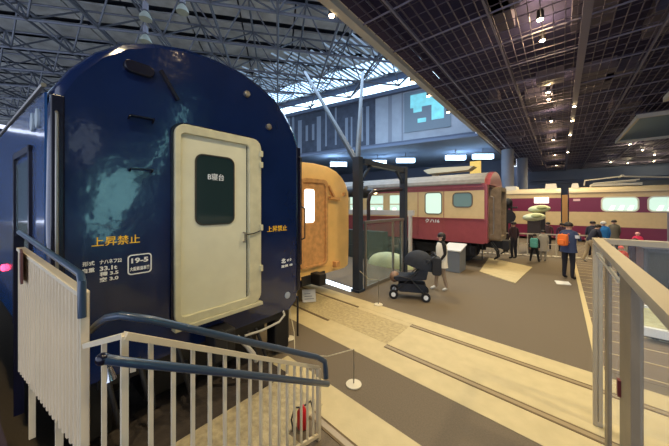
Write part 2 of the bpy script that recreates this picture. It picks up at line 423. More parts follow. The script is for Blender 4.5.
# climb steps on the end
for (y0,y1,z) in ((.72,.92,3.16),(.73,.91,2.655)):
    m = MB(); m.bar((XF+.05,y0,z),(XF+.05,y1,z+.005),.07,.012); m.bar((XF,y0,z-.02),(XF+.05,y0,z),.012,.012); m.bar((XF,y1,z-.02),(XF+.05,y1,z),.012,.012)
    m.build('climbing_step', navy_dark, bc)
m = MB(); m.prism(rrect(.68,.93,3.585,3.70,.055,5),'x',XF-.03,XF+.05); lm = m.build('marker_lamp_hood', navy_dark, bc, bevel=.01)
m = MB(); m.bar((XF+.02,.99,3.70),(XF+.02,1.15,3.44),.05,.03); m.build('lamp_bracket', navy_dark, bc)
for y0,z0 in ((2.0,3.78),(2.35,3.42)):
    m = MB(); m.lathe((XF-.02,y0,z0),[(.045,0),(.04,.05),(.03,.055)],12,'x'); m.build('marker_lamp', steel, bc)
# lettering
text('warning_lettering','上昇禁止',yellow_p,bc,'x',.455,.815,1.93,2.015,XF+.001,.004)
text('warning_lettering','上昇禁止',yellow_p,bc,'x',2.33,2.69,1.92,2.005,XF+.001,.004)
text('number_lettering','形式',white_p,bc,'x',.395,.475,1.765,1.805,XF+.001,.02)
text('number_lettering','ナハネフ22',white_p,bc,'x',.51,.67,1.765,1.805,XF+.001,.02)
text('number_lettering','33.1t',white_p,bc,'x',.51,.635,1.705,1.745,XF+.001,.03)
text('number_lettering','積 3.5',white_p,bc,'x',.51,.645,1.655,1.695,XF+.001,.03)
text('number_lettering','空 3.0',white_p,bc,'x',.51,.645,1.605,1.645,XF+.001,.03)
text('number_lettering','自重',white_p,bc,'x',.395,.475,1.705,1.745,XF+.001,.02)
m = MB(); m.ring(rrect(.715,.915,1.625,1.82,.03,4),rrect(.725,.905,1.635,1.81,.025,4),'x',XF,XF+.004); m.build('stencil_box', white_p, bc)
text('number_lettering','19-5',white_p,bc,'x',.745,.885,1.735,1.785,XF+.001,.03)
text('number_lettering','大阪鉄道車管',white_p,bc,'x',.733,.897,1.66,1.70,XF+.001,.02)
text('number_lettering','北',white_p,bc,'x',2.585,2.665,1.43,1.50,XF+.001,.03)
text('number_lettering','オク',white_p,bc,'x',2.69,2.78,1.445,1.485,XF+.001,.02)
text('number_lettering','定員 48',white_p,bc,'x',2.585,2.80,1.365,1.405,XF+.001,.02)
m = MB(); m.lathe((XF,2.70,.93),[(.05,0),(.05,.01),(.035,.014)],16,'x'); m.build('round_plate', mat('pale_round_plate', L(150,160,175)), bc)
m = MB(); m.box(XF,XF+.008,.56,.82,1.3,1.56); m.build('hatch', navy, bc)
# side door and its frame, oval plaques, on the tapered vestibule side
def sidept(t, off, z):   # t distance back from the corner
    x0,y0 = -3.25,.18; dx,dy = -.9947,-.103
    return Vector((x0+dx*t+dy*off*1.0, y0+dy*t+(-dx)*-off, z))
def sidebox(mb, t0,t1,z0,z1,o0,o1):
    vs = [sidept(t,o,z) for z in (z0,z1) for t,o in ((t0,o0),(t1,o0),(t1,o1),(t0,o1))]
    mb.add(vs, [(0,3,2,1),(4,5,6,7),(0,1,5,4),(1,2,6,5),(2,3,7,6),(3,0,4,7)])
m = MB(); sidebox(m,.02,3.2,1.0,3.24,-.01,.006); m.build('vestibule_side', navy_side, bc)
m = MB(); sidebox(m,.50,.56,1.0,2.86,0,.03); sidebox(m,1.36,1.42,1.0,2.86,0,.03); sidebox(m,.50,1.42,2.80,2.86,0,.03); m.build('side_door_frame', navy_dark, bc)
m = MB(); sidebox(m,.62,1.34,1.6,2.74,0,.012); m.build('side_door_window', mat('green_grey_glass', L(80,100,100), rough=.08), bc)
for tt in (.24,.46):
    m = MB(); c = sidept(tt,.01,3.06); 
    vs=[]; 
    for o in (.004,.022):
        for k in range(14):
            a = 2*PI*k/14; vs.append(sidept(tt+.06*math.cos(a), o, 3.06+.085*math.sin(a)))
    m.add(vs, [tuple(range(14)), tuple(range(14,28))]+[(k,(k+1)%14,14+(k+1)%14,14+k) for k in range(14)])
    m.build('oval_plate', mat('pale_oval_plate', L(170,185,190), rough=.3), bc)
m = MB(); m.ell(sidept(2.25,.02,1.50),.045,.025,.045); m.build('tail_lamp', mat('red_tail_lamp', L(200,20,40), emit=(1,.03,.08), estr=5), bc, smooth=True)
# under-end gear
m = MB(); m.box(XF-.5,XF-.02,.5,2.6,.62,.86); m.build('buffer_beam', black, bc)
m = MB(); m.box(XF-.1,XF+.26,1.46,1.70,.60,.86); m.box(XF+.2,XF+.34,1.40,1.56,.58,.88); m.build('coupler', black, bc, bevel=.02)
for s in (-1,1):
    for xw in (-4.1,-6.2):
        m = MB(); m.lathe((xw,CY+s*.53-.06,.44),[(.43,0),(.43,.10),(.46,.10),(.46,.12)],24,'y'); m.build('wheel', black, bc, smooth=True)
    m = MB(); m.box(-6.9,-3.5,CY+s*.78,CY+s*.92,.4,.68); m.build('bogie_frame', black, bc)
m = MB(); m.box(XF-.34,XF-.12,2.56,2.84,.05,.75); m.build('step_box', black, bc, bevel=.03)
m = MB(); m.tube([(XF-.02,2.93,.85),(XF-.02,2.93,.22)],.016,8); m.build('step_iron', black, bc)
m = MB(); m.tube([(XF-.05,2.63,.76),(XF+.03,2.62,.66),(XF+.05,2.5,.60),(XF+.05,2.2,.58),(XF+.04,1.95,.60)],[.016]*5,8); m.build('air_hose', hose_m, bc, smooth=True)
m = MB(); m.tube([(XF+.02,1.85,.62),(XF+.12,1.93,.50),(XF+.16,2.0,.38),(XF+.14,2.06,.26)],[.03,.028,.035,.03],8); m.build('air_hose', hose_m, bc, smooth=True)
for k in range(2):
    m = MB(); m.tube([(XF,2.02+.12*k,.62),(XF+.12,2.05+.12*k,.4),(XF+.16,2.1+.12*k,.18),(XF+.08,2.16+.12*k,.13)],.022,8); m.build('brake_hose', black, bc, smooth=True)
for yy in (.55,.8,1.15):
    m = MB(); m.tube([(XF+.0,yy,.80),(XF+.12,yy+.03,.55),(XF+.14,yy+.08,.3),(XF-.02,yy+.14,.22),(XF-.15,yy+.15,.5)],.022,8); m.build('brake_hose', black, bc, smooth=True)
m = MB(); m.box(XF-.45,XF-.1,.35,.62,.12,.7); m.build('step_box', black, bc, bevel=.03)
m = MB(); m.box(XF-.45,XF-.2,.9,2.3,.2,.6); m.build('cross_beam', black, bc, bevel=.03)
# lone gear box and undercarriage bulk further back
m = MB(); m.box(-18,-7.4,.7,2.5,.25,.78); m.build('underfloor_equipment', black, bc)

# ------------------------------------------------------------------ orange train
ot = thing('orange_railcar', 'orange railcar end with a pale lit door window behind the blue car', 'train car', (-5,4.5,0))
OC = 4.63; OX = -4.5
def oloop(s, dz=0):
    hp = [(0,3.32),(.5,3.29),(.85,3.2),(1.1,3.06),(1.28,2.88),(1.38,2.68),(1.41,2.45),(1.41,1.2),(1.37,.72),(1.2,.66)]
    return [(OC+y*s,z+dz) for y,z in hp]+[(OC-y*s,z+dz) for y,z in reversed(hp[1:])]
m = MB(); loops = [[(x,)+p for p in oloop(s,d)] for x,s,d in ((OX,.96,-.05),(OX-.03,.99,-.01),(OX-.08,1,0),(-24,1,0))]
nl = len(loops[0]); vs = [p for lp in loops for p in lp]; fs = []
for i in range(3):
    for k in range(nl): fs.append((i*nl+k, i*nl+(k+1)%nl, (i+1)*nl+(k+1)%nl, (i+1)*nl+k))
fs.append(tuple(range(nl))); fs.append(tuple(range(3*nl,4*nl)))
m.add(vs, fs); m.build('car_body', orange, ot, smooth=True)
m = MB(); m.ring(rrect(4.12,5.06,.85,2.93,.14,5), rrect(4.2,4.97,.9,2.84,.1,5),'x',OX,OX+.06); m.build('door_frame', orange_d, ot)
m = MB(); m.prism(rrect(4.2,4.97,.9,2.84,.1,5),'x',OX-.01,OX+.02); od = m.build('door', orange_d, ot)
m = MB(); m.prism(rrect(4.28,4.6,1.9,2.68,.06,4),'x',OX+.02,OX+.03); m.build('door_window', litwhite, od)
m = MB(); m.bar((OX+.04,5.10,2.80),(OX+.05,5.30,2.52),.06,.05); m.bar((OX+.05,5.12,2.5),(OX+.05,5.5,2.46),.08,.06); m.build('lamp_bracket', orange_d, ot); MB().box(OX,OX+.06,5.7,5.8,2.55,2.65).build('marker_lamp', orange_d, ot)
m = MB(); m.box(OX,OX+.12,5.3,5.45,.72,.86); m.build('step', orange_d, ot)
m = MB(); m.box(OX-.4,OX+.02,4.2,5.0,.45,.68); m.box(OX-.05,OX+.3,4.5,4.72,.45,.72); m.build('coupler', black, ot, bevel=.02)
for s in (-1,1):
    for xw in (-6.2,-8.2):
        m = MB(); m.lathe((xw,OC+s*.53-.06,.44),[(.42,0),(.42,.1),(.45,.1),(.45,.12)],24,'y'); m.build('wheel', black, ot, smooth=True)
m = MB(); m.box(-23,-5.4,5.5,5.75,.35,.7); m.build('underfloor_equipment', black, ot)
# lit strip in the floor under it
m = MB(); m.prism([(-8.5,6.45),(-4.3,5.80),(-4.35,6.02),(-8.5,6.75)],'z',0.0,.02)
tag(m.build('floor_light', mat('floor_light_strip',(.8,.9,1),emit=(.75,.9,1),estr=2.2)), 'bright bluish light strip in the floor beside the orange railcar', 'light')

# ------------------------------------------------------------------ red and cream railcar
rt = thing('red_cream_railcar', 'red and cream railcar with its open gangway end facing right', 'train car', (-5,12.4,0))
def shell(t, x0, x1, yc, hw, prof_bands, mats_, roofm, zbot, zeave, zpk, name='car_body'):
    mb = MB(); segs = []
    zs = [zbot]+prof_bands
    n = 10
    roof = [(hw*math.cos(PI*k/n/1.0*1.0), zeave+(zpk-zeave)*math.sin(PI*k/n)) for k in range(1, n)]
    loop = [(-hw, z) for z in zs]+[(-hw,zeave)]+[(-a, b) for a, b in roof]+[(hw,zeave)]+[(hw, z) for z in reversed(zs)]
    nl = len(loop); X = [x0, x1]
    vs = [(x, yc+a, b) for x in X for a, b in loop]; mb.v = vs
    for k in range(nl):
        j = (k+1)%nl; mb.f.append((k,j,nl+j,nl+k))
        if k < len(zs): mi = k
        elif k < len(zs)+n: mi = len(zs)
        elif j == 0: mi = 0
        else: mi = nl-2-k
        mb.mi.append(min(max(mi,0),len(mats_)))
    mb.f.append(tuple(range(nl-1,-1,-1))); mb.mi.append(0); mb.f.append(tuple(range(nl,2*nl))); mb.mi.append(0)
    return mb.build(name, mats_+[roofm], t, smooth=False)
shell(rt, -22, -2.12, 12.4, 1.40, [1.80,2.86], [maroon,tcream,maroon], roof_grey, .90, 3.12, 3.62)
YS = 11.0
def winy(t, x0,x1,z0,z1,y, r=.1, m_=litglass, frame=tcream, fw=.04):
    mb = MB(); mb.ring(rrect(x0-fw,x1+fw,z0-fw,z1+fw,r+fw,4), rrect(x0,x1,z0,z1,r,4),'y',y-.015,y+.01); w = mb.build('window', frame, t)
    mb = MB(); mb.prism(rrect(x0,x1,z0,z1,r,4),'y',y-.004,y+.012); mb.build('pane', m_, w); return w
teal = mat('teal_tinted_pane', L(90,112,110), rough=.1, emit=L(120,150,150), estr=.18)
winy(rt,-3.18,-2.54,2.26,2.76,YS,.12,teal,mat('window_rim_dark',L(90,80,70)))
winy(rt,-4.28,-3.65,1.98,2.8,YS,.10,litglass,mat('window_rim_dark',L(90,80,70)))
x = -5.15
for k in range(9):
    w = winy(rt, x-.78, x, 1.98, 2.76, YS, .05, litglass)
    mb = MB(); mb.box(x-.78,x,YS-.02,YS-.006,2.34,2.38); mb.build('window_rail', tcream, w)
    for q in (.12,.48): MB().prism(rrect(x-.78+q,x-.78+q+.2,1.99,2.2,.05,3),'y',YS-.012,YS-.005).build('seat_back', seatw, w)
    x -= 1.12
m = MB(); m.box(-4.62,-4.60,YS-.01,YS,1.0,2.9); m.box(-3.56,-3.54,YS-.01,YS,1.0,2.9); m.build('door_edge', maroon, rt)
text('number_lettering','クハ16',white_p,rt,'y',-4.30,-3.72,1.60,1.76,YS-.004,.03)
m = MB(); m.box(-22,-2.13,YS-.05,YS+.02,2.98,3.02); m.box(-22,-2.13,YS-.03,YS+.01,1.785,1.815); m.build('side_moulding', maroon, rt)
m = MB(); m.box(-22,-2.2,YS-.06,YS,3.10,3.15); m.build('gutter', roof_grey, rt)
# gangway end
for ya in (11.0,13.58): MB().box(-2.14,-2.02,ya,ya+.22,.92,3.1).build('corner_post', maroon, rt, bevel=.03)
m = MB(); pr = [(11.05,3.05),(11.2,3.28),(11.6,3.5),(12.1,3.62),(12.7,3.62),(13.2,3.5),(13.6,3.28),(13.75,3.05)]
m.prism(pr,'x',-2.14,-1.95); m.build('end_cowl', maroon, rt)
m = MB(); m.ring(rrect(11.75,13.15,.95,3.0,.1,4), rrect(11.93,12.97,1.1,2.85,.06,4),'x',-2.12,-1.72); m.build('gangway_bellows', mat('tan_bellows',L(128,112,92),rough=.8,var=.2), rt)
m = MB(); m.prism(rrect(11.93,12.97,1.1,2.85,.06,4),'x',-2.12,-2.0); m.build('end_door', mat('olive_end_door',L(120,112,80)), rt)
m = MB(); m.tube([(-2.0,11.45,1.2),(-1.9,11.45,1.25),(-1.9,11.45,2.6),(-2.0,11.45,2.65)],.02,8); m.build('grab_rail', steel, rt)
m = MB(); m.box(-2.3,-1.7,12.2,12.6,.62,.92); m.box(-1.75,-1.5,12.15,12.65,.6,.95); m.build('coupler', black, rt, bevel=.02)
for yy in (11.5,11.8,12.95,13.2):
    m = MB(); m.tube([(-2.0,yy,.9),(-1.8,yy+.02,.6),(-1.78,yy+.06,.38),(-1.9,yy+.1,.3)],.03,8); m.build('brake_hose', black, rt)
for s in (-1,1):
    for xw in (-3.1,-5.0,-14,-16):
        m = MB(); m.lathe((xw,12.4+s*.53-.06,.44),[(.42,0),(.42,.1),(.45,.1),(.45,.12)],20,'y'); m.build('wheel', steel if 0 else black, rt, smooth=True)
    m = MB(); m.box(-5.7,-2.5,12.4+s*.85,12.4+s*.98,.36,.72)
    for xa in (-3.1,-5.0): m.box(xa-.14,xa+.14,12.4+s*1.05-.1,12.4+s*1.05+.1,.3,.62)
    m.build('bogie_frame', black, rt)
m = MB()
for xa in (-7.6,-9.2,-11.3): m.box(xa,xa+1.2,11.2,13.5,.3,.86)
m.build('underfloor_equipment', black, rt)
m = MB(); m.tube([(-2.2,11.1,.95),(-2.2,11.05,.3),(-2.6,11.05,.3),(-2.6,11.1,.95)],.02,8); m.build('footstep', black, rt)

# ------------------------------------------------------------------ far cream and maroon express cars
def express(x0,x1,label, wins, first):
    t = thing('express_car', label, 'train car', ((x0+x1)/2,24.4,0))
    shell(t, x0, x1, 24.4, 1.42, [1.02,1.90,2.80], [maroon2,tcream,maroon2,tcream], mat('cream_roof',L(214,196,160),rough=.5), .15, 3.12, 3.5)
    for (a,b) in wins:
        mb = MB(); mb.ring(rrect(a-.07,b+.07,1.93,2.83,.25,5), rrect(a,b,2.0,2.76,.2,5),'y',22.96,22.99); w = mb.build('window', mat('window_rim_pale',L(220,222,205)), t)
        mb = MB(); mb.prism(rrect(a,b,2.0,2.76,.2,5),'y',22.97,22.985); mb.build('pane', litglass, w)
        q = a+.25
        while q < b-.4: MB().prism([(q,2.02),(q+.22,2.02),(q+.30,2.3),(q+.14,2.32)],'y',22.955,22.968).build('seat_back', seatw, w); q += .38
    mb = MB(); mb.box(x0,x1,22.94,22.985,3.07,3.12); mb.build('gutter', mat('gutter_tan',L(150,130,100)), t)
    return t
e1 = express(-14,.02,'cream and maroon express car with a lit white side sign, left of the coupling gap',[],True)
m = MB(); m.box(-1.38,-.60,22.94,22.98,2.46,2.84); m.build('lit_side_sign', litwhite, e1)
e2 = express(.42,16,'cream and maroon express car with large windows and a pantograph, at right',[(1.95,3.38),(3.82,5.3),(5.8,7.25)],False)
m = MB(); m.box(.62,.95,22.96,22.98,2.58,2.72); m.build('side_plate', mat('pale_pink_plate',L(230,190,190)), e2)
m = MB(); m.box(.08,.36,23.3,25.5,.9,3.0); m.build('gangway', mat('warm_tan_gangway',L(180,140,90),rough=.7), e2)
for i,(xa,xb,z,t) in enumerate(((-.85,-.15,3.78,e1),(.52,.95,3.74,e2),(-3.2,-2.4,3.7,e1))):
    m = MB(); m.prism([(xa,3.3),(xb,3.3),(xb-.08,z),(xa+.08,z)],'y',23.5,25.2); m.build('roof_vent', mat('white_vent',L(232,226,210)), t)
m = MB(); m.tube([(1.2,24.4,3.62),(1.25,24.4,3.95),(2.9,24.4,4.12),(5.2,24.4,3.9)],.05,6); m.tube([(1.6,23.9,3.7),(3.6,23.9,3.85)],.05,6)
m.tube([(1.6,24.9,3.7),(3.6,24.9,3.85)],.05,6); m.tube([(2.9,23.7,4.12),(2.9,25.1,4.12)],.06,6); m.box(1.5,3.7,23.8,25,3.52,3.66)
m.build('pantograph', mat('pale_pantograph',L(200,196,180),rough=.5), e2)

# ------------------------------------------------------------------ dark lower ceiling with louvre grid
XE = -4.2; ZC = 7.3
ce = struct(MB().box(XE, 30, -6, 52, ZC+.75, ZC+1.2).build('ceiling', ceil_dark, origin=(0,0,ZC)))
m = MB(); x = XE+.3
while x < 22: m.box(x-.009,x+.009,-3,50,ZC+.02,ZC+.07); x += .25
y = -3
while y < 50: m.box(XE,22,y-.006,y+.006,ZC+.04,ZC+.06); y += .45
m.build('louvre_grid', grid_m, ce)
m = MB()
for x in (-3.3,-1.45,2.2,4.6,8): m.box(x-.025,x+.025,-3,50,ZC-.03,ZC+.05)
m.box(.43,.62,-3,50,ZC-.10,ZC+.04)
y = 1.0
while y < 50: m.box(XE,22,y-.014,y+.014,ZC-.01,ZC+.03); y += 1.75
m.build('ceiling_rail', beam_m, ce)
m = MB(); m.box(XE-.14,XE-.01,-6,40,ZC-.12,ZC+.10); m.box(XE-.34,XE-.14,-6,20,ZC+.0,ZC+.10); m.build('fascia', fascia_m, ce)
MB().box(XE-.12,XE+.0,-6,40,ZC+.11,ZC+.74).build('edge_panel', ceil_dark, ce)
m = MB()
for i in range(60):
    y0 = random.uniform(0,45); x0 = random.uniform(-3.8,16); m.box(x0,x0+random.uniform(.4,1.2),y0,y0+random.uniform(.5,2.5),ZC+.3,ZC+.75)
m.build('duct', mat('dim_duct',L(78,74,96)), ce)
# framed openings in it
for (x0,x1,y0,y1) in ((3.35,9,22.2,29.8),(3.75,9,12,19.2)):
    m = MB(); m.box(x0,x1,y0,y1,ZC-.05,ZC-.02); o = struct(m.build('trim_1', mat('blue_grey_ceiling_panel',L(112,138,170),rough=.6)))
    m = MB(); m.box(x0-.12,x0,y0-.12,y1+.12,ZC-.22,ZC); m.box(x0,x1,y1,y1+.12,ZC-.22,ZC); m.box(x0,x1,y0-.12,y0,ZC-.22,ZC); m.build('frame', mat('white_panel_frame',L(190,186,176)), o)
# ------------------------------------------------------------------ high truss roof over the left hall
vP = Vector((-.786,.618,0)); vQ = Vector((.618,.786,0))
ZR = 13.0
m = MB(); m2 = MB(); p = 2.0
while p < 44:
    for q0 in range(-44, 16, 3):
        c = vP*p+vQ*q0; c1 = c+vP*1.55; a = vQ*2.9
        pts = [c, c1, c1+a, c+a]
        if max(v.x for v in pts) > XE-.2: continue
        m.add([(v.x,v.y,ZR) for v in pts]+[(v.x,v.y,ZR+.1) for v in pts], [(0,3,2,1),(4,5,6,7),(0,1,5,4),(1,2,6,5),(2,3,7,6),(3,0,4,7)])
    p += 2.1
cu = struct(m.build('ceiling', rooftile, origin=(0,0,ZR)))
MB().box(-59.4, XE-.12, -30, 40, ZR+.5, ZR+.7).build('roof_deck', roofdark, cu)
m = MB(); step = 2.9; zb = 11.1; zt = 12.75; r = .07
nodes = {}
for i in range(0,15):
    for j in range(-14,7):
        b = vP*(1.0+i*step)+vQ*(j*step); nodes[(i,j)] = b
def okp(v): return v.x < XE-.5 and v.x > -45 and v.y < 20.9+.153*(v.x+4.5)-.5
for (i,j), b in nodes.items():
    if not okp(b): continue
    B = Vector((b.x,b.y,zb))
    for di,dj in ((1,0),(0,1)):
        q = nodes.get((i+di,j+dj))
        if q is not None and okp(q): m.tube([B,(q.x,q.y,zb)], r, 5, False)
    for sx in (-.5,.5):
        for sy in (-.5,.5):
            t = b+vP*sx*step+vQ*sy*step
            if t.x < XE-.3: m.tube([B,(t.x,t.y,zt)], .045, 4, False)
    t = b+vP*.5*step+vQ*.5*step
    for d in (vP,vQ):
        q = t+d*step
        if okp(t) and okp(q): m.tube([(t.x,t.y,zt),(q.x,q.y,zt)], .06, 5, False)
    m.ell(B,.09,.09,.09,6,4)
m.build('roof_truss', truss_m, cu)
# narrow roof lights near the far wall
m = MB(); m2 = MB(); x = -26
while x < XE-.5:
    yw = 20.6+.153*(x+4.5); y0 = yw-6+random.uniform(-1.5,1)
    m.box(x,x+.12,y0,y0+2.2,ZR-.06,ZR-.01); m.box(x,x+.12,y0+2.5,yw-2.9,ZR-.06,ZR-.01); m2.box(x,x+.14,yw-2.6,yw-.2,ZR-.06,ZR-.01)
    x += .40
struct(m.build('window_1', mat('dim_roof_light',(.6,.75,.9),emit=(.42,.60,.85),estr=.2), origin=(0,0,ZR)))
struct(m2.build('window_4', skyslit, origin=(0,0,ZR)))

# far mezzanine wall with its mural
W0 = Vector((-30,17.0,0)); W1 = Vector((-4.5,20.9,0)); Wd = (W1-W0).normalized(); Wn = Vector((Wd.y,-Wd.x,0))
def wq(mb, x0,x1,z0,z1,o0,o1):
    vs = []
    for z in (z0,z1):
        for x,o in ((x0,o0),(x1,o0),(x1,o1),(x0,o1)):
            xx = max(-57, -4.4+(x+3.8)*1.583)
            p = Vector((xx,20.9+.153*(xx+4.5),0))+Wn*o; vs.append((p.x,p.y,7.3+(z-6.15)*1.28))
    mb.add(vs, [(0,3,2,1),(4,5,6,7),(0,1,5,4),(1,2,6,5),(2,3,7,6),(3,0,4,7)])
m = MB(); wq(m,-40,-3.92,6.15,9.35,-.2,0); wq(m,-40,-3.92,9.35,9.6,-.1,.2); mw = struct(m.build('wall_back', wallblue, origin=(0,0,0)))
m = MB(); wq(m,-40,-3.95,9.6,10.2,-.15,-.1); struct(m.build('window_2', skyl, origin=(0,0,0)))
m = MB(); wq(m,-40,-3.95,10.2,11.2,-.2,0); struct(m.build('wall_back', wallblue, origin=(0,0,0)))
mu = thing('wall_mural', 'tall grey striped mural across the upper back wall', 'mural', (-11,15,6.2))
mural_dk = mat('slate_mural_print', L(62,72,88), rough=.8, var=.25, vscale=2)
m = MB(); wq(m,-19,-8.6,6.3,9.3,0,.03); m.build('dark_print', mural_dk, mu)
m = MB(); 
x = -18.6
while x < -9:
    w = random.choice((.12,.18,.3,.1)); z0 = 6.3+random.choice((0,0,.3,.9)); z1 = 9.3-random.choice((0,.4,.9,1.3)); wq(m,x,x+w,z0,z1,.03,.036); x += w+random.choice((.18,.3,.55))
m.build('pale_stripe', mat('pale_grey_stripe', L(120,134,150)), mu)
m = MB(); wq(m,-8.6,-3.95,6.3,9.3,0,.03); m.build('pale_print', mat('pale_grey_print', L(148,160,172), var=.08, vscale=1.5), mu)
m = MB(); wq(m,-7.2,-7.12,6.3,9.3,.03,.04); wq(m,-7.9,-7.7,6.3,9.3,.03,.04); m.build('print_seam', mat('seam_grey',L(120,130,142)), mu)
pr = thing('projected_screen', 'glowing teal projection screen on the pale part of the back wall mural', 'screen', (-6,16.1,7.1))
m = MB(); wq(m,-7.05,-4.9,6.75,9.2,.05,.09); m.build('screen_border', mat('screen_grey',L(110,128,140)), pr)
cy = mat('teal_projection', L(90,170,180), emit=L(120,195,205), estr=.5, var=.3, vscale=2)
m = MB(); wq(m,-6.75,-5.15,8.2,9.0,.09,.10); wq(m,-6.6,-6.2,7.9,8.2,.09,.1); wq(m,-5.75,-5.2,7.3,8.2,.09,.10); wq(m,-6.4,-6.0,7.25,7.5,.09,.1); m.build('bright_picture', cy, pr)
# mezzanine soffit, its lamps
m = MB(); m.add([(-57,12.6,7.1),(-4.345,20.64,7.1),(-4.345,33,7.1),(-57,33,7.1),(-57,12.6,7.3),(-4.345,20.64,7.3),(-4.345,33,7.3),(-57,33,7.3)],
      [(0,3,2,1),(4,5,6,7),(0,1,5,4),(1,2,6,5),(2,3,7,6),(3,0,4,7)]); struct(m.build('ceiling', soffit_m, origin=(0,0,7)))
def lampbox(x,y,z,label):
    t = thing('tube_light', label, 'light', (x,y,z), 'cool tube lights under the mezzanine')
    a = Vector((.7668,.6418,0))*.85
    MB().bar(Vector((x,y,z+.1))-a, Vector((x,y,z+.1))+a, .35,.12).build('housing', colgrey, t)
    MB().bar(Vector((x,y,z-.12))-a*.95, Vector((x,y,z-.12))+a*.95, .34,.40).build('tube', tubeglow, t)
    MB().tube([(x,y,z+.16),(x,y,z+.54)],.03,6).build('hanger', colgrey, t)
lampbox(-17.02,20.96,6.55,'leftmost cool tube light under the mezzanine, just above the orange car')
lampbox(-13.40,22.41,6.55,'cool tube light under the mezzanine, just right of the branching column')
lampbox(-10.86,23.09,6.55,'middle cool tube light above the black steam engine under the mezzanine')
lampbox(-6.91,24.44,6.55,'wide cool tube light above the roof of the red railcar')
lampbox(-5.0,25.4,6.55,'rightmost cool tube light beside the grey column end')
# back walls
struct(MB().box(-60,-4.0,33,33.5,0,7.3).build('wall_back', walldark, origin=(0,0,0)))
struct(MB().box(-6,30,50,50.5,0,8.3).build('wall_back', wallblue, origin=(0,0,0)))
m = MB(); m.box(-3.0,30,42,42.6,4.9,6.3); m.box(-3,30,41.6,42,5.3,5.7); struct(m.build('trim_2', wallblue, origin=(0,0,0)))
struct(MB().box(-60,-59.5,-30,40,0,13).build('wall_left', walldark, origin=(0,0,0)))
struct(MB().box(29.5,30,-12,52,0,8.3).build('wall_right', walldark, origin=(0,0,0)))
# warm lit shapes behind the red railcar
m = MB(); m.prism([(-6.6,4.35),(-4.2,4.4),(-3.9,4.62),(-6.3,4.7),(-6.9,4.6)],'y',17.3,18.2); m.box(-6.4,-6.1,17.5,18,0,4.3)
tag(m.build('canopy_roof', mat('cream_canopy',L(190,180,150))), 'cream canopy roof rising behind the red railcar roof', 'canopy')
m = MB(); m.box(-4.75,-4.1,20.1,20.3,0,5.3); tag(m.build('lit_doorway', mat('yellow_lit_door',L(230,190,90),emit=L(255,210,110),estr=.3)), 'small yellow lit doorway above the red railcar roof', 'doorway')

# grey columns right of red railcar
for (x,y,w,lab) in ((-3.6,28.2,.48,'pale grey round column standing just right of the red railcar'),(-3.1,34.5,.48,'darker grey column behind the pale grey one')):
    t = MB(); t.lathe((x,y,0),[(w,0),(w,7.25)],20); tag(t.build('column', colgrey, smooth=True), lab, 'column')

# ------------------------------------------------------------------ dark branching column, frame and glass case
bcn = thing('branching_column', 'dark steel column with two slanting branches beside the orange railcar', 'column', (-4.18,5.97,0))
m = MB(); m.box(-4.28,-4.08,5.87,6.07,.0,3.6); m.build('shaft', coldark, bcn)
def D_(u,v,d):
    f=(-.6418,.7668); r=(.7668,.6418); k=(u-334)/270; return Vector(((f[0]+k*r[0])*d,(f[1]+k*r[1])*d,2.3-(v-205.5)/270*d))
MB().tube([(-4.2,5.97,3.45),(-12.8,12.2,11.1)],.08,8).build('branch', mat('dark_branch_paint', L(28,36,48)), bcn)
MB().tube([(-4.2,5.97,3.45),(-9.9,14.7,11.1)],.08,8).build('branch', mat('dark_branch_paint', L(28,36,48)), bcn)
m = MB(); m.box(-4.32,-4.04,5.83,6.11,0,.06); m.build('base_plate', coldark, bcn)
gf = thing('portal_frame', 'dark steel portal frame with braced beam in front of the red railcar', 'frame', (-4.1,8.6,0))
m = MB(); m.box(-4.2,-4.0,8.46,8.66,0,3.62); m.build('post', coldark, gf)
m = MB(); m.box(-4.2,-4.02,6.08,8.46,3.42,3.56); m.build('beam', coldark, gf)
MB().bar((-4.1,8.5,3.05),(-4.1,8.0,3.45),.07,.07).build('brace', coldark, gf); MB().bar((-4.12,6.12,3.05),(-4.12,6.5,3.45),.07,.07).build('brace', coldark, gf)
m = MB(); m.tube([DP(368,222,7.9),DP(368,201,7.9),DP(369.5,195,7.93),DP(373,191.5,8.0),DP(379,190.5,8.15),DP(401,189.5,9.15)],.055,8); m.build('curved_pipe_frame', mat('dark_brown_frame',L(46,32,36)), gf)
gc = thing('glass_screen', 'steel framed glass screen with greenish panes between two dark columns', 'screen', (-4.1,7.2,0))
MB().box(-4.10,-4.02,6.1,8.45,1.80,1.88).build('frame_rail', steel, gc); MB().box(-4.08,-4.04,6.1,8.45,.02,.10).build('frame_rail', steel, gc)
for y in (6.12,7.7,8.35): MB().box(-4.09,-4.03,y,y+.06,.02,1.86).build('upright', steel, gc)
gg = mat('green_tinted_glass', L(110,140,132), rough=.03, alpha=.16, spec=.9)
MB().box(-4.065,-4.055,6.2,7.68,.1,1.8).build('pane', gg, gc); MB().box(-4.065,-4.055,7.78,8.33,.1,1.8).build('pane', gg, gc)
m = MB(); m.ell((-5.0,9.25,.004),.95,.38,.52,16,8,None,0.0); tag(m.build('rounded_cushion', mat('pale_green',L(196,205,160)), smooth=True), 'pale green rounded object low behind the glass screen', 'ornament')
m = MB(); m.box(-9.5,-5.6,9.75,10.2,.0,.55); m.box(-9.5,-5.6,9.8,10.2,.55,1.2)
tag(m.build('display_counter', mat('slate_counter',L(58,70,72))), 'dark slate display counter behind the glass screen', 'counter')
m = MB(); m.box(-9.5,-4.5,10.25,10.4,1.9,2.1); m.box(-9.4,-9.3,10.25,10.4,0,1.9); m.box(-4.7,-4.6,10.25,10.4,0,1.9)
tag(m.build('information_rail', mat('white_rail',L(200,195,190))), 'white information rail running in front of the red railcar windows', 'sign')
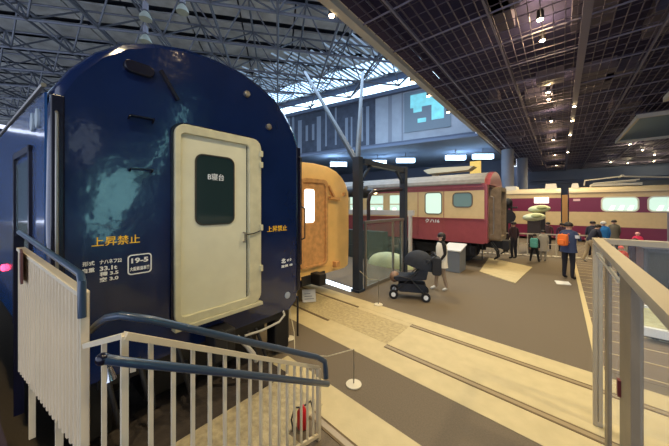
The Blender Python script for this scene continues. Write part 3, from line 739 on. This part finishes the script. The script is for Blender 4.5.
# dark raised machine behind
se = thing('hoist_machine', 'black raised machine arm with a small amber lamp between the dark columns', 'machine', (-6.6,9.5,0))
m = MB(); m.lathe((-9.6,9.5,2.86),[(.16,0),(.2,.2),(.2,2.9),(.26,3.0),(.26,3.4),(.15,3.5),(.12,3.75)],16,'x'); m.build('arm', black, se, smooth=True)
m = MB(); m.lathe((-6.5,9.5,3.05),[(.12,0),(.12,.2),(.16,.25)],12); m.build('cap', black, se)
m = MB(); m.box(-9.4,-9.1,9.35,9.65,0,2.8); m.build('mast', black, se)
m = MB(); m.lathe((-5.85,9.5,2.86),[(.09,0),(.10,.1)],12,'x'); m.build('head_lamp', mat('amber_lamp',(1,.8,.5),emit=(1,.75,.4),estr=3), se)

# ------------------------------------------------------------------ lamps on the lower ceiling
spots = []
def can(x,y,z,label,grp):
    t = thing('spotlight', label, 'light', (x,y,z), grp)
    MB().lathe((x,y,z+.02),[(.075,0),(.085,.04),(.085,.22),(.05,.26)],12).build('lamp_housing', mat('lamp_black',L(28,26,30)), t, smooth=True)
    MB().lathe((x,y,z-.005),[(.065,0),(.07,.02)],12).build('lamp_lens', lampglow, t)
    MB().tube([(x,y,z+.27),(x,y,z+.7)],.012,6).build('lamp_stem', beam_m, t)
def lamp(kind, loc, energy, col, size=.1, rot=None, angle=2.2, blend=.8):
    l = bpy.data.lights.new('lamp', kind); l.energy = energy; l.color = col
    if kind == 'AREA': l.shape = 'RECTANGLE'; l.size, l.size_y = size
    else: l.shadow_soft_size = size
    if kind == 'SPOT': l.spot_size = angle; l.spot_blend = blend
    o = bpy.data.objects.new('lamp', l); COL.objects.link(o); o.location = loc
    if rot: o.rotation_euler = rot
    return o
WARM = (1,.81,.49)
g1 = 'downlights recessed in the dark louvred ceiling'
for i,y in enumerate((4.5,9.1,10.3,15.2,16.2,20.5,26.5,34.4,43.5)):
    can(-.42,y,ZC-.02, ('nearest','second nearest','third nearest','fourth nearest','fifth nearest','sixth nearest','seventh nearest','eighth nearest','farthest')[i]+' recessed downlight in the left row of the louvred ceiling', g1)
for i,y in enumerate((17.7,20.6,24.7,32.6)):
    can(.52,y,ZC-.16, ('nearest','second nearest','third nearest','fourth nearest','fifth nearest','sixth nearest','seventh nearest','eighth nearest','farthest')[i]+' spotlight hanging on the broad grey ceiling rail', 'spotlights on the broad ceiling rail')
for i,y in enumerate((5.4,10.4,12.2,15.0)):
    can(-4.62,y,ZC-.02, ('nearest','second nearest','third nearest','fourth nearest','fifth nearest','sixth nearest','seventh nearest','eighth nearest','farthest')[i]+' spotlight on the pale edge of the louvred ceiling', 'spotlights along the pale ceiling edge')
for i,(x,y) in enumerate(((4.3,32),(5.6,36),(7,40),(4.4,44),(6,46),(8,46),(10,46))):
    can(x,y,ZC-.08,('nearest','second nearest','third nearest','fourth nearest','fifth nearest','sixth nearest','seventh nearest','eighth nearest','farthest')[i]+' downlight of the far right group before the back wall', 'far right downlights')

# ------------------------------------------------------------------ bowl lamps in roof
proto = None
for i,(u,v,d) in enumerate(((145,13,10.5),(182,6,10.3),(145,36,11.5))):
    p = D_(u,v,d); lab = ('unlit round bay lamp hanging in the roof truss, left of the upper pair','unlit round bay lamp hanging in the roof truss, right of the upper pair','unlit round bay lamp hanging lowest, just above the blue car roof')[i]
    if proto is None:
        proto = thing('bay_lamp', lab, 'lamp', p, 'bay lamps in the truss roof')
        MB().lathe(p+Vector((0,0,-.25)),[(.22,0),(.21,.10),(.13,.24),(.08,.30)],16).build('reflector', mat('milky_reflector',L(150,160,150),rough=.4), proto, smooth=True)
        MB().lathe(p+Vector((0,0,.1)),[(.1,0),(.1,.3)],10).build('ballast_housing', colgrey, proto)
        MB().tube([p+Vector((0,0,.4)),p+Vector((0,0,1.2))],.02,6).build('hanger', colgrey, proto)
    else: clone(proto, p, lab)

# ------------------------------------------------------------------ stanchions
def stanchion(x,y,label,h=.72):
    t = thing('rope_stanchion', label, 'stanchion', (x,y,0), 'thin rope stanchions')
    MB().lathe((x,y,.006),[(.10,0),(.10,.012),(.03,.022)],20).build('base', mat('pale_base',L(206,196,170)), t, smooth=True)
    MB().tube([(x,y,.02),(x,y,h)],.008,8).build('rod', steel, t)
    return t
stanchion(-2.03,2.81,'thin rope stanchion alone on the brown carpet strip',.46)
stanchion(-3.59,3.06,'thin rope stanchion by the right end of the blue car',.6)
stanchion(-3.23,5.44,'thin rope stanchion in front of the dark stroller',.6)
m = MB(); m.tube([(-2.045,2.80,.455),(-2.3,2.6,.36),(-2.75,2.45,.30),(-3.1,2.75,.38),(-3.59,3.06,.585)],.006,6)
tag(m.build('barrier_rope', mat('pale_rope',L(190,180,150))), 'thin pale rope strung from the lone stanchion', 'rope')
m = MB(); m.tube([(-3.23,5.44,.58),(-3.6,5.6,.5),(-4.0,5.8,.6)],.006,6)
tag(m.build('barrier_rope', mat('pale_rope',L(190,180,150))), 'thin rope from stanchion to the dark branching column', 'rope')
# small signs
def asign(x,y,rz,w,h,label):
    t = thing('table_sign', label, 'sign', (0,0,0), 'small white floor signs')
    mb = MB(); mb.prism([(-.12,0),(.0,h),(.02,h),(-.08,0)],'x',-w/2,w/2); mb.prism([(.12,0),(.0,h),(-.01,h),(.08,0)],'x',-w/2,w/2); mb.build('board', mat('white_board',L(222,220,212)), t, origin=(0,0,0))
    mb = MB()
    for k in range(3): mb.box(-w*.35,w*.35-.04*k,-.125+.03*k+.012,-.119+.03*k+.012,h*(.25+.2*k),h*(.3+.2*k))
    mb.build('printed_lines', mat('grey_print',L(120,120,125)), t)
    t.location = (x,y,.012); t.rotation_euler = (0,0,rz)
asign(-4.66,4.60,.9,.32,.26,'small white tent sign on the trackbed right of the blue car')
m = MB(); m.prism([(-.14,10.62),(-.08,10.2),(.24,10.34),(.18,10.7)],'z',.0,.02); pl = tag(m.build('floor_placard', mat('white_board',L(222,220,212))), 'white floor placard with dark print at the feet of the man', 'placard')
# grey kiosk
ki = thing('information_kiosk', 'grey information desk with slanting white top beside the red railcar', 'kiosk', (-2.85,10.15,0))
m = MB(); m.prism([(9.75,0),(10.5,0),(10.5,.86),(9.75,.70)],'x',-3.15,-2.62); m.build('cabinet', mat('blue_grey_cabinet',L(112,118,126),rough=.4), ki, bevel=.01)
m = MB(); m.prism([(9.72,.72),(10.52,.88),(10.52,.92),(9.72,.76)],'x',-3.2,-2.58); m.build('slanted_top', mat('pale_desk_top',L(214,216,214),rough=.35), ki)
# plinth at right
pt = thing('low_display_table', 'low display table with white edges seen through the right glass', 'table', (1.6,7.6,0))
m = MB(); m.box(1.12,2.6,6.95,8.35,.12,.2); m.build('map_top', mat('pale_map_top',L(170,172,140),var=.25,vscale=8), pt)
m = MB(); m.box(1.06,2.66,6.87,6.95,.1,.24); m.box(1.06,2.66,8.35,8.43,.1,.24); m.build('white_edge', mat('white_edge',L(220,225,228)), pt)
m = MB(); m.box(1.75,2.15,6.8,8.5,.21,.3); m.build('wooden_bar', mat('brown_wood',L(120,92,62)), pt)
for (x,y) in ((1.2,7.05),(2.5,7.05),(1.2,8.2),(2.5,8.2)): MB().box(x,x+.08,y,y+.08,0,.12).build('leg', black, pt)
# display cabinets right
cb = thing('display_cabinet', 'dark grey display cabinet with glass doors behind the right railing', 'cabinet', (2.4,10.9,0))
m = MB(); m.box(1.65,3.6,10.5,11.4,.0,1.2); m.build('body', mat('charcoal_cabinet',L(66,66,76),rough=.4), cb, bevel=.01)
for x in (1.72,2.2,2.68): MB().box(x,x+.42,10.47,10.5,.15,1.1).build('door', mat('dark_door_glass',L(60,64,72),rough=.1), cb)
m = MB(); m.box(1.6,3.65,10.42,11.45,1.2,1.25); m.build('worktop', mat('grey_worktop',L(108,108,116)), cb)
for i,(x,y,lab) in enumerate(((1.75,10.6,'white paper box on the left of the cabinet top'),(2.55,10.7,'white paper box at the right of the cabinet top'))):
    m = MB(); m.box(x,x+.55,y,y+.4,1.252,1.36); tag(m.build('paper_box', mat('white_paper',L(205,205,208)), bevel=.01), lab, 'box')
m = MB(); m.box(2.45,4.2,12.5,12.6,.0,2.08); tag(m.build('partition_board', mat('grey_board',L(112,108,116))), 'tall plain grey partition board at the right edge', 'board')
# white barrier fence in distance
i = 0
bf = thing('barrier_fence', 'row of pale metal barrier posts before the cream express car', 'fence', (-.8,16,0))
x = -3.2
while x < .9:
    yy = 14.5+.35*(x+3.2); MB().tube([(x,yy,0.02),(x,yy,1.0)],.028,6).build('post', mat('pale_post',L(196,186,164)), bf)
    MB().lathe((x,yy,.005),[(.16,0),(.16,.03)],10).build('base', mat('pale_post',L(196,186,164)), bf); x += .34
m = MB(); m.bar((-3.2,14.5,1.0),(.9,15.94,1.0),.05,.05); m.bar((-3.2,14.5,.55),(.9,15.94,.55),.03,.03); m.build('rail', mat('pale_post',L(196,186,164)), bf)
# pale green streamlined bonnets
gm = mat('pale_lime_shell', L(208,212,168), rough=.3)
for i,(x,y,z,lab) in enumerate(((-.98,16.1,1.74,'lower pale lime rounded shell before the express car'),(-.82,16.9,2.12,'upper pale lime rounded shell before the express car'))):
    t = thing('streamlined_shell', lab, 'shell', (x,y,0), 'pale lime rounded shells')
    R = Matrix.Rotation(math.radians(-6),3,'Y')
    MB().ell((x,y,z),.46,.42,.2,18,10,R).build('shell', gm, t, smooth=True)
    MB().ell((x+.08,y-.2,z+.05),.26,.26,.12,14,8,R).build('canopy', mat('dull_olive_canopy',L(140,146,100)), t, smooth=True)
    MB().box(x-.25,x+.25,y-.15,y+.15,0,z-.12).build('plinth', mat('dark_plinth',L(60,50,46)), t)
tk = thing('hand_trolley', 'black iron machine with spoked lever before the grey column', 'machine', (-2.0,15.8,0))
m = MB(); m.tube([(-2.35,15.8,2.2),(-1.6,15.8,2.2)],.05,6); m.tube([(-2.05,15.8,0),(-2.05,15.8,2.5)],.07,6); m.tube([(-1.85,15.8,0),(-1.85,15.8,2.45)],.05,6); m.build('stand', black, tk)
m = MB(); m.ell((-2.0,15.8,2.45),.2,.15,.22); m.build('head', black, tk)
m = MB(); m.lathe((-2.0,15.7,1.75),[(.34,0),(.34,.05)],14,'y'); m.build('wheel', black, tk)
# red extinguisher at lower edge
ex = thing('fire_extinguisher', 'small red extinguisher with black hose behind the stair railing foot', 'extinguisher', (-2.02,1.86,.015))
ex.location = (-2.04,1.92,.015)
MB().lathe((-2.04,1.92,.018),[(.05,0),(.055,.02),(.055,.16),(.03,.20),(.02,.22)],14).build('cylinder', mat('red_enamel',L(190,24,30),rough=.3), ex, smooth=True)
m = MB(); m.tube([(-2.04,1.92,.22),(-2.07,1.84,.25),(-2.07,1.80,.15),(-2.05,1.81,.04)],.009,6); m.tube([(-2.04,1.92,.22),(-2.0,2.0,.26),(-1.99,2.03,.15)],.009,6); m.build('hose', black, ex)

# ------------------------------------------------------------------ stroller
def stroller(x,y,rz):
    t = thing('baby_stroller', 'dark navy baby stroller with folded canopy beside the woman', 'stroller', (0,0,0))
    cl = mat('navy_fabric',L(26,32,44),rough=.8,var=.3,vscale=12); fr = mat('dark_frame',L(40,42,46),rough=.4)
    # faces +x (child looks +x); handle at -x
    wheels = [(.42,-.22),(.42,.22),(-.28,-.27),(-.28,.27)]
    for (a,b) in wheels:
        w = MB().lathe((a,b-.025,.10),[(.10,0),(.10,.05)],18,'y').build('wheel', black, t, smooth=True)
        MB().lathe((a,b-.03,.10),[(.05,0),(.05,.06)],14,'y').build('hub', white_p, w)
    m = MB()
    for b in (-.2,.2):
        m.tube([(.42,b,.12),(.1,b,.42),(-.35,b,.85),(-.5,b,.98)],.014,6); m.tube([(-.28,b,.12),(.05,b,.46),(.3,b,.5)],.014,6)
    m.tube([(-.5,-.2,.98),(-.5,.2,.98)],.018,6); m.tube([(-.28,-.27,.1),(-.28,.27,.1)],.012,6); m.tube([(.42,-.22,.1),(.42,.22,.1)],.012,6)
    m.build('frame', fr, t)
    m = MB(); m.prism([(-.3,.45),(.3,.38),(.42,.42),(.42,.48),(.3,.5),(-.05,.52),(-.3,.9),(-.38,.88)],'y',-.2,.2); m.build('seat', cl, t, bevel=.02)
    m = MB(); R = Matrix.Rotation(math.radians(-15),3,'Y'); m.ell((-.14,0,.72),.36,.25,.34,9,5,R,-.1); m.build('canopy', cl, t, smooth=True)
    m = MB(); m.prism(rrect(-.3,.32,.16,.34,.06,3),'y',-.19,.19); m.build('basket', cl, t)
    m = MB(); m.ell((.40,0,.44),.12,.17,.12); m.build('blanket', mat('tan_blanket',L(128,100,80)), t, smooth=True)
    m = MB(); m.prism(rrect(-.62,-.42,.55,.92,.05,3),'y',-.16,.16); m.build('hanging_bag', black, t, bevel=.02)
    t.location = (x,y,0); t.rotation_euler = (0,0,rz); t.scale = (1.08,1.08,1.12)
stroller(-2.85,6.45,math.radians(-155))

# ------------------------------------------------------------------ people
def person(name_label, loc, h, rz, mats_, pose=None, hair='short', skirtlen=None, faces=True, hat=None):
    """mats_: dict top, legs, shoes ; faces +y locally"""
    pose = pose or {}
    J = dict(pel=(0,0,.52), waist=(0,0,.60), chest=(0,.005,.74), neck=(0,.0,.83), nk2=(0,.01,.865), head=(0,.012,.915), top=(0,.012,.965),
             shL=(-.105,0,.805), elL=(-.135,-.01,.64), wrL=(-.13,.05,.50), shR=(.105,0,.805), elR=(.135,-.01,.64), wrR=(.13,.05,.50),
             hpL=(-.052,0,.50), knL=(-.058,.01,.28), anL=(-.06,-.01,.045), toL=(-.065,.085,.018),
             hpR=(.052,0,.50), knR=(.058,.01,.28), anR=(.06,-.01,.045), toR=(.065,.085,.018))
    J.update(pose)
    seg = [('pel','waist','top'),('waist','chest','top'),('chest','neck','top'),('neck','nk2','skin'),('nk2','head','skin'),('head','top','skin'),
           ('neck','shL','top'),('shL','elL','top'),('elL','wrL','top'),('neck','shR','top'),('shR','elR','top'),('elR','wrR','top'),
           ('pel','hpL','legs'),('hpL','knL','legs'),('knL','anL','legs'),('anL','toL','shoes'),
           ('pel','hpR','legs'),('hpR','knR','legs'),('knR','anR','legs'),('anR','toR','shoes')]
    R = dict(pel=.078,waist=.072,chest=.082,neck=.034,nk2=.030,head=.056,top=.042,shL=.040,elL=.028,wrL=.019,shR=.040,elR=.028,wrR=.019,
             hpL=.056,knL=.040,anL=.028,toL=.020,hpR=.056,knR=.040,anR=.028,toR=.020)
    names = list(J.keys()); pts = [Vector(J[k])*h for k in names]; rad = [R[k]*h for k in names]
    edges = [(names.index(a),names.index(b)) for a,b,_ in seg]
    kinds = [(Vector(J[a])*h, Vector(J[b])*h, c) for a,b,c in seg]
    # hands: palm plus five finger chains
    for s in ('L','R'):
        wr = Vector(J['wr'+s])*h; el = Vector(J['el'+s])*h; d = (wr-el).normalized()
        side = d.cross(Vector((0,0,1)));
        if side.length < .2: side = Vector((0,1,0))
        side.normalize(); nrm = side.cross(d)
        palm = wr+d*.045*h; ip = len(pts); pts.append(palm); rad.append(.017*h); edges.append((names.index('wr'+s), ip)); kinds.append((wr,palm,'skin'))
        for k,(o,l) in enumerate(((-.017,.034),(-.006,.042),(.006,.040),(.017,.032))):
            a = palm+side*o*h+d*.018*h; b = a+d*l*h*.55+nrm*.004*h; c = b+d*l*h*.35+nrm*.014*h
            i0 = len(pts); pts += [a,b,c]; rad += [.0058*h,.0052*h,.0042*h]; edges += [(ip,i0),(i0,i0+1),(i0+1,i0+2)]; kinds.append((a,c,'skin'))
        a = wr+d*.025*h-side*.02*h; b = a-side*.014*h+d*.022*h; i0 = len(pts); pts += [a,b]; rad += [.0075*h,.006*h]; edges += [(ip,i0),(i0,i0+1)]; kinds.append((a,b,'skin'))
    me = bpy.data.meshes.new('person_body'); me.from_pydata([tuple(p) for p in pts], edges, [])
    ob = bpy.data.objects.new('tmp', me); COL.objects.link(ob)
    sk = ob.modifiers.new('s','SKIN'); sk.use_smooth_shade = True
    for i, v in enumerate(me.skin_vertices[0].data):
        r = rad[i]
        if i < len(names) and names[i] in ('pel','waist','chest'): v.radius = (r*1.15, r*.78)
        else: v.radius = (r, r)
        v.use_root = (i == 0)
    sb = ob.modifiers.new('u','SUBSURF'); sb.levels = 1; sb.render_levels = 1
    dg = bpy.context.evaluated_depsgraph_get(); nm = bpy.data.meshes.new_from_object(ob.evaluated_get(dg)); bpy.data.objects.remove(ob)
    # nose and ears merged in the same mesh
    bm = bmesh.new(); bm.from_mesh(nm)
    hd = Vector(J['head'])*h; fw = Vector(pose.get('facing',(0,1,0))).normalized(); sd = fw.cross(Vector((0,0,1))).normalized()
    for c, s_ in ((hd+fw*.060*h+Vector((0,0,-.004*h)), .011*h),(hd+sd*.056*h,.012*h),(hd-sd*.056*h,.012*h)):
        r_ = bmesh.ops.create_icosphere(bm, subdivisions=1, radius=s_, matrix=Matrix.Translation(c))
    bm.to_mesh(nm); bm.free()
    keys = ['skin','top','legs','shoes']; nm.materials.clear()
    for k in keys: nm.materials.append(mats_.get(k, skin))
    for p in nm.polygons:
        c = p.center; best = 1e9; bk = 'skin'
        for a,b,k in kinds:
            ab = b-a; t = max(0,min(1,(c-a).dot(ab)/max(ab.length_squared,1e-9))); dd = (c-(a+ab*t)).length
            if dd < best: best = dd; bk = k
        p.material_index = keys.index(bk); p.use_smooth = True
    body = bpy.data.objects.new('person', nm); COL.objects.link(body); body['label'] = name_label; body['category'] = 'person'
    def child(mb, nme, mt, sm=True):
        o = mb.build(nme, mt, None, origin=(0,0,0), smooth=sm); o.parent = body; o.location = (0,0,0); return o
    mb = MB(); up = (hd+Vector((0,0,.018*h))-fw*.012*h)
    mb.ell(up, .066*h,.068*h,.062*h, 14, 8, None, -.25)
    if hair == 'bob':
        mb.ell(hd-fw*.03*h+Vector((0,0,-.012*h)), .062*h,.05*h,.07*h, 12, 8)
    child(mb,'hair', hairm if not hat else hat)
    if faces:
        mb = MB()
        for s_ in (-1,1): mb.ell(hd+fw*.054*h+sd*s_*.02*h+Vector((0,0,.010*h)), .006*h,.006*h,.005*h, 8, 5)
        child(mb,'eyes', black)
        mb = MB(); mb.ell(hd+fw*.052*h+Vector((0,0,-.026*h)), .014*h,.006*h,.004*h, 8, 5); child(mb,'mouth', mat('lips',L(160,90,80)))
    if skirtlen:   # long coat or tunic hanging around the trunk
        z1, z0, mt = skirtlen; mb = MB()
        n = 18; vs = []; fs = []
        prof = [(.83,.045,.035),(.81,.105,.06),(.74,.118,.088),(.62,.108,.085),(z1,.112,.088),(z0,.125,.10)]
        lean = Vector(J['neck'])-Vector(J['pel'])
        for (z,a,b) in prof:
            t = (z-.52)/(.31); off = lean*max(0,t); cx = off.x*h; cyy = off.y*h
            for k in range(n): th = 2*PI*k/n; vs.append((cx+a*h*math.cos(th), cyy+b*h*math.sin(th), z*h))
        for i in range(len(prof)-1):
            for k in range(n): fs.append((i*n+k,i*n+(k+1)%n,(i+1)*n+(k+1)%n,(i+1)*n+k))
        mb.add(vs, fs); child(mb,'tunic', mt)
    body.location = loc; body.rotation_euler = (0,0,rz)
    return body
M_ = lambda n,c,r=.85: mat(n, L(*c), rough=r)
# woman facing left of photo (towards -x,-y): camera-left direction = (-.767,-.642)
rzL = math.atan2(-.642,-.767)-PI/2
person('person in a long white vest and tan trousers walking beside the stroller', (-2.48,7.5,0), 1.58, rzL,
       dict(top=M_('black_knit',(24,22,26)), legs=M_('tan_trousers',(146,126,104)), shoes=M_('white_sneaker',(210,208,200))),
       dict(anL=(-.06,-.07,.045),toL=(-.065,.02,.018),anR=(.06,.08,.045),toR=(.065,.17,.018),knL=(-.058,-.01,.28),knR=(.058,.06,.28),wrL=(-.12,.08,.52),wrR=(.12,.06,.50)),
       hair='bob', skirtlen=(.5,.40,M_('white_vest',(228,220,202))))
# man with orange rucksack, looking to the right of the photo
rzR = math.atan2(.75,.66)-PI/2
person('person in a navy and white jacket holding a phone, wearing an orange rucksack', (.19,11.18,0), 1.80, rzR+.25,
       dict(top=M_('navy_jacket',(50,62,96)), legs=M_('black_trousers',(26,26,36)), shoes=M_('black_shoe',(18,18,20))),
       dict(elR=(.14,.06,.68),wrR=(.06,.20,.74),elL=(-.14,.06,.68),wrL=(-.05,.20,.74)), skirtlen=(.54,.47,M_('navy_jacket',(50,62,96))))
mb = MB()
for sx_ in (-1,1):
    c_ = Vector((.125*sx_*1.8,0,.745*1.8)); mb.tube([c_-Vector((.0,0,.045)), c_+Vector((0,0,.045))], .062, 12)
man = [o for o in bpy.data.objects if o.name.startswith('person') and 'orange rucksack' in o.get('label','')][0]
o_ = mb.build('sleeve_stripe', M_('white_stripe_cloth',(206,208,214)), None, origin=(0,0,0), smooth=True); o_.parent = man; o_.location = (0,0,0)
def backpack(loc, rz, s, mt, label, strap):
    t = thing('backpack', label, 'backpack', (0,0,0))
    MB().prism(rrect(-.15*s,.15*s,-.22*s,.22*s,.07*s,4),'y',-.20*s,-.02*s).build('bag', mt, t, origin=(0,0,0), bevel=.03*s)
    MB().prism(rrect(-.11*s,.11*s,-.17*s,.02*s,.04*s,4),'y',-.26*s,-.20*s).build('pocket', mt, t, origin=(0,0,0), bevel=.015*s)
    m = MB()
    for a in (-.1,.1): m.tube([(a*s,-.03*s,.2*s),(a*s,.06*s,.24*s),(a*s*1.2,.19*s,.15*s),(a*s*1.2,.16*s,-.05*s),(a*s,-.03*s,-.15*s)],.012*s,6)
    m.build('strap', strap, t, origin=(0,0,0)); t.location = loc; t.rotation_euler = (0,0,rz)
rm = rzR+.25; fx, fy = -math.sin(rm), math.cos(rm)
backpack((.19-fx*.21,11.18-fy*.21,1.24), rm, .8, M_('orange_nylon',(235,120,50)), 'orange rucksack on the back of the man in navy', M_('orange_strap',(200,100,60)))
m = MB(); px = Vector((.19+fx*.47,11.18+fy*.47,1.36)); m.box(px.x-.01,px.x+.01,px.y-.04,px.y+.04,px.z-.02,px.z+.12); tag(m.build('mobile_phone', black), 'dark phone held up by the man in navy', 'phone')
# child with teal rucksack seen from behind
rc = math.radians(-2)
person('child dressed in black with a teal rucksack, standing with legs apart', (-.81,13.65,0), 1.16, rc,
       dict(top=M_('black_coat',(28,30,38)), legs=M_('black_trousers2',(26,26,30)), shoes=M_('black_shoe',(18,18,20))),
       dict(anL=(-.12,0,.045),toL=(-.13,.08,.018),anR=(.12,0,.045),toR=(.13,.08,.018),knL=(-.09,0,.28),knR=(.09,0,.28)))
backpack((-.81,13.50,.80), rc, .85, M_('teal_nylon',(96,170,160)), 'teal rucksack on the child dressed in black', M_('teal_strap',(60,120,112)))
person('person in a pale grey coat standing just beyond the child with the teal rucksack', (-.55,14.1,0), 1.30, .4,
       dict(top=M_('pale_coat',(176,168,150)), legs=M_('pale_trousers',(150,142,126)), shoes=M_('black_shoe',(18,18,20))), skirtlen=(.5,.32,M_('pale_coat',(176,168,150))))
# leaning person at right, dark coat, beige trousers
rl = -PI/2+.65
person('person in a dark coat and beige trousers leaning forward at the railing', (.92,15.1,0), 1.62, rl,
       dict(top=M_('dark_coat',(34,36,52)), legs=M_('beige_trousers',(170,152,120)), shoes=M_('white_sneaker',(210,208,200))),
       dict(waist=(0,.02,.60),chest=(0,.09,.73),neck=(0,.15,.80),nk2=(0,.17,.83),head=(0,.20,.875),top=(0,.215,.925),shL=(-.105,.13,.775),shR=(.105,.13,.775),elL=(-.12,.16,.62),elR=(.12,.16,.62),wrL=(-.1,.27,.60),wrR=(.1,.27,.60),
            anL=(-.06,-.12,.045),toL=(-.065,-.03,.018),knL=(-.058,-.02,.28),anR=(.06,.10,.045),toR=(.065,.19,.018),knR=(.058,.07,.28)))
person('person in a bright blue jacket and white cap, bending at the barrier', (1.50,17.3,0), 1.6, .3,
       dict(top=M_('bright_blue_jacket',(40,120,190)), legs=M_('black_trousers',(26,26,36)), shoes=M_('black_shoe',(18,18,20))), skirtlen=(.5,.40,M_('bright_blue_jacket',(40,120,190))), hat=M_('white_cap',(200,200,195)))
person('person in an olive grey coat standing before the large express window', (2.05,19.3,0), 1.6, .2,
       dict(top=M_('olive_coat',(96,92,80)), legs=M_('black_trousers',(26,26,36)), shoes=M_('black_shoe',(18,18,20))), skirtlen=(.5,.40,M_('olive_coat',(96,92,80))))
person('child in a hot pink coat and pink hat beyond the right railing', (2.55,17.3,0), 1.16, .2,
       dict(top=M_('pink_coat',(226,50,96)), legs=M_('black_trousers',(26,26,36)), shoes=M_('black_shoe',(18,18,20))), skirtlen=(.5,.35,M_('pink_coat',(226,50,96))), hat=M_('pale_pink_hat',(224,160,160)))
person('child in a coral red hooded top close behind the railing corner', (1.45,12.2,0), 1.05, 2.9,
       dict(top=M_('coral_top',(224,84,64)), legs=M_('black_trousers',(26,26,36)), shoes=M_('black_shoe',(18,18,20))), skirtlen=(.5,.35,M_('coral_top',(224,84,64))), hat=M_('coral_hood',(226,92,72)))
person('person in dark purple clothes beside the child in coral red', (1.85,12.9,0), 1.25, 2.5,
       dict(top=M_('purple_coat',(44,30,56)), legs=M_('black_trousers',(26,26,36)), shoes=M_('black_shoe',(18,18,20))), skirtlen=(.5,.3,M_('purple_coat',(44,30,56))))
person('person with dark hair in a brown coat, behind the lime shells at left', (-.5,18.0,0), 1.45, 0,
       dict(top=M_('brown_coat',(70,48,50)), legs=M_('black_trousers',(26,26,36)), shoes=M_('black_shoe',(18,18,20))))
person('person with dark hair in a violet coat, right of the lime shells', (.05,17.6,0), 1.45, .2,
       dict(top=M_('violet_coat',(66,46,70)), legs=M_('black_trousers',(26,26,36)), shoes=M_('black_shoe',(18,18,20))))
person('person in a dark brown coat near the gangway end of the red railcar', (-1.55,13.9,0), 1.62, .9,
       dict(top=M_('dark_brown_coat',(58,40,44)), legs=M_('black_trousers',(26,26,36)), shoes=M_('black_shoe',(18,18,20))))
person('person in a grey jacket beside the person in bright blue', (1.12,16.9,0), 1.62, .1,
       dict(top=M_('slate_jacket',(40,44,62)), legs=M_('black_trousers',(26,26,36)), shoes=M_('black_shoe',(18,18,20))), skirtlen=(.5,.40,M_('slate_jacket',(40,44,62))))

# ------------------------------------------------------------------ glowing shapes added out of view, to be mirrored in the blue paint
cw = mat('cyan_reflection_glow',(.5,.9,.9),emit=(.35,.85,.9),estr=2.4)
m = MB(); m.prism([(2.0,.9),(2.4,.9),(2.7,1.9),(3.1,2.3),(3.3,3.7),(2.8,3.9),(2.3,3.3),(2.0,2.5)],'x',7.0,7.05)
m.prism([(3.4,3.6),(3.55,3.5),(4.75,5.2),(4.6,5.3)],'x',7.0,7.05); m.prism([(4.6,5.2),(4.8,5.2),(5.3,7.1),(5.1,7.1)],'x',7.0,7.05)
struct(m.build('reflection_glow_shape', cw))  # added glow, outlined to give the cyan reflection on the car end
struct(MB().box(7.051,7.25,.9,5.8,0,7.28).build('wall_right', wallblue))  # unseen wall added only to back the glowing shapes
struct(MB().box(7.0,7.05,1.35,1.95,4.0,5.3).build('reflection_glow_pane', mat('pale_reflection_glow',(.7,.8,.85),emit=(.55,.65,.75),estr=.6)))  # added glow for the small pale rectangle reflected in the paint

# ------------------------------------------------------------------ lights
def spot(x,y,z,e,ang=2.3,col=WARM): lamp('SPOT',(x,y,z),e,col,.12,(0,0,0),ang,.9)
for y in (4.5,9.1,15.2,20.5,26.5,34.4): spot(-.42,y,ZC-.08,480)
for y in (10.3,16.2,20.5,26.5,34.4,43.5): lamp('POINT',(-.42,y+.25,ZC+.28),55,(1,.68,.34),.06)
for y in (4.5,9.1,15.2): lamp('POINT',(-.42,y+.25,ZC+.28),55,(1,.68,.34),.06)
for y in (17.7,20.6,24.7,32.6): spot(.52,y,ZC-.2,300)
for y in (5.4,10.4,15.0): spot(-4.62,y,ZC-.1,330)
for (x,y) in ((4.3,32),(5.6,36),(7,40),(4.4,44),(6,46),(8,46)): lamp('POINT',(x,y,ZC-.3),50,WARM,.06)
spot(-.42,.2,ZC-.1,380); spot(3.5,3.5,ZC-.1,380); spot(4.2,9,ZC-.1,330); spot(5,16,ZC-.1,380)
for (x,y) in ((4.2,9),(3.5,3.5),(5,16),(-.42,.2)): can(x,y,ZC-.02,'recessed downlight in the louvred ceiling above the right railing side', 'side downlights')
for (x,y,z) in ((-17,20,6),(-13,23,6),(-7,26,6)): lamp('POINT',(x,y,z),120,(.6,.8,1),.3)
lamp('AREA',(-10,11,10.8),1000,(.55,.75,1),(8,9),(0,0,0))
lamp('AREA',(-28,2,10.8),700,(.5,.7,1),(20,14),(0,0,0))
w = bpy.data.worlds.new('world'); SC.world = w; w.use_nodes = True
bg = w.node_tree.nodes['Background']; bg.inputs[0].default_value = (.42,.47,.60,1); bg.inputs[1].default_value = 2.4
SC.view_settings.view_transform = 'Standard'; SC.view_settings.look = 'None'; SC.view_settings.exposure = 0.72; SC.view_settings.gamma = 1
SC.view_settings.use_curve_mapping = False
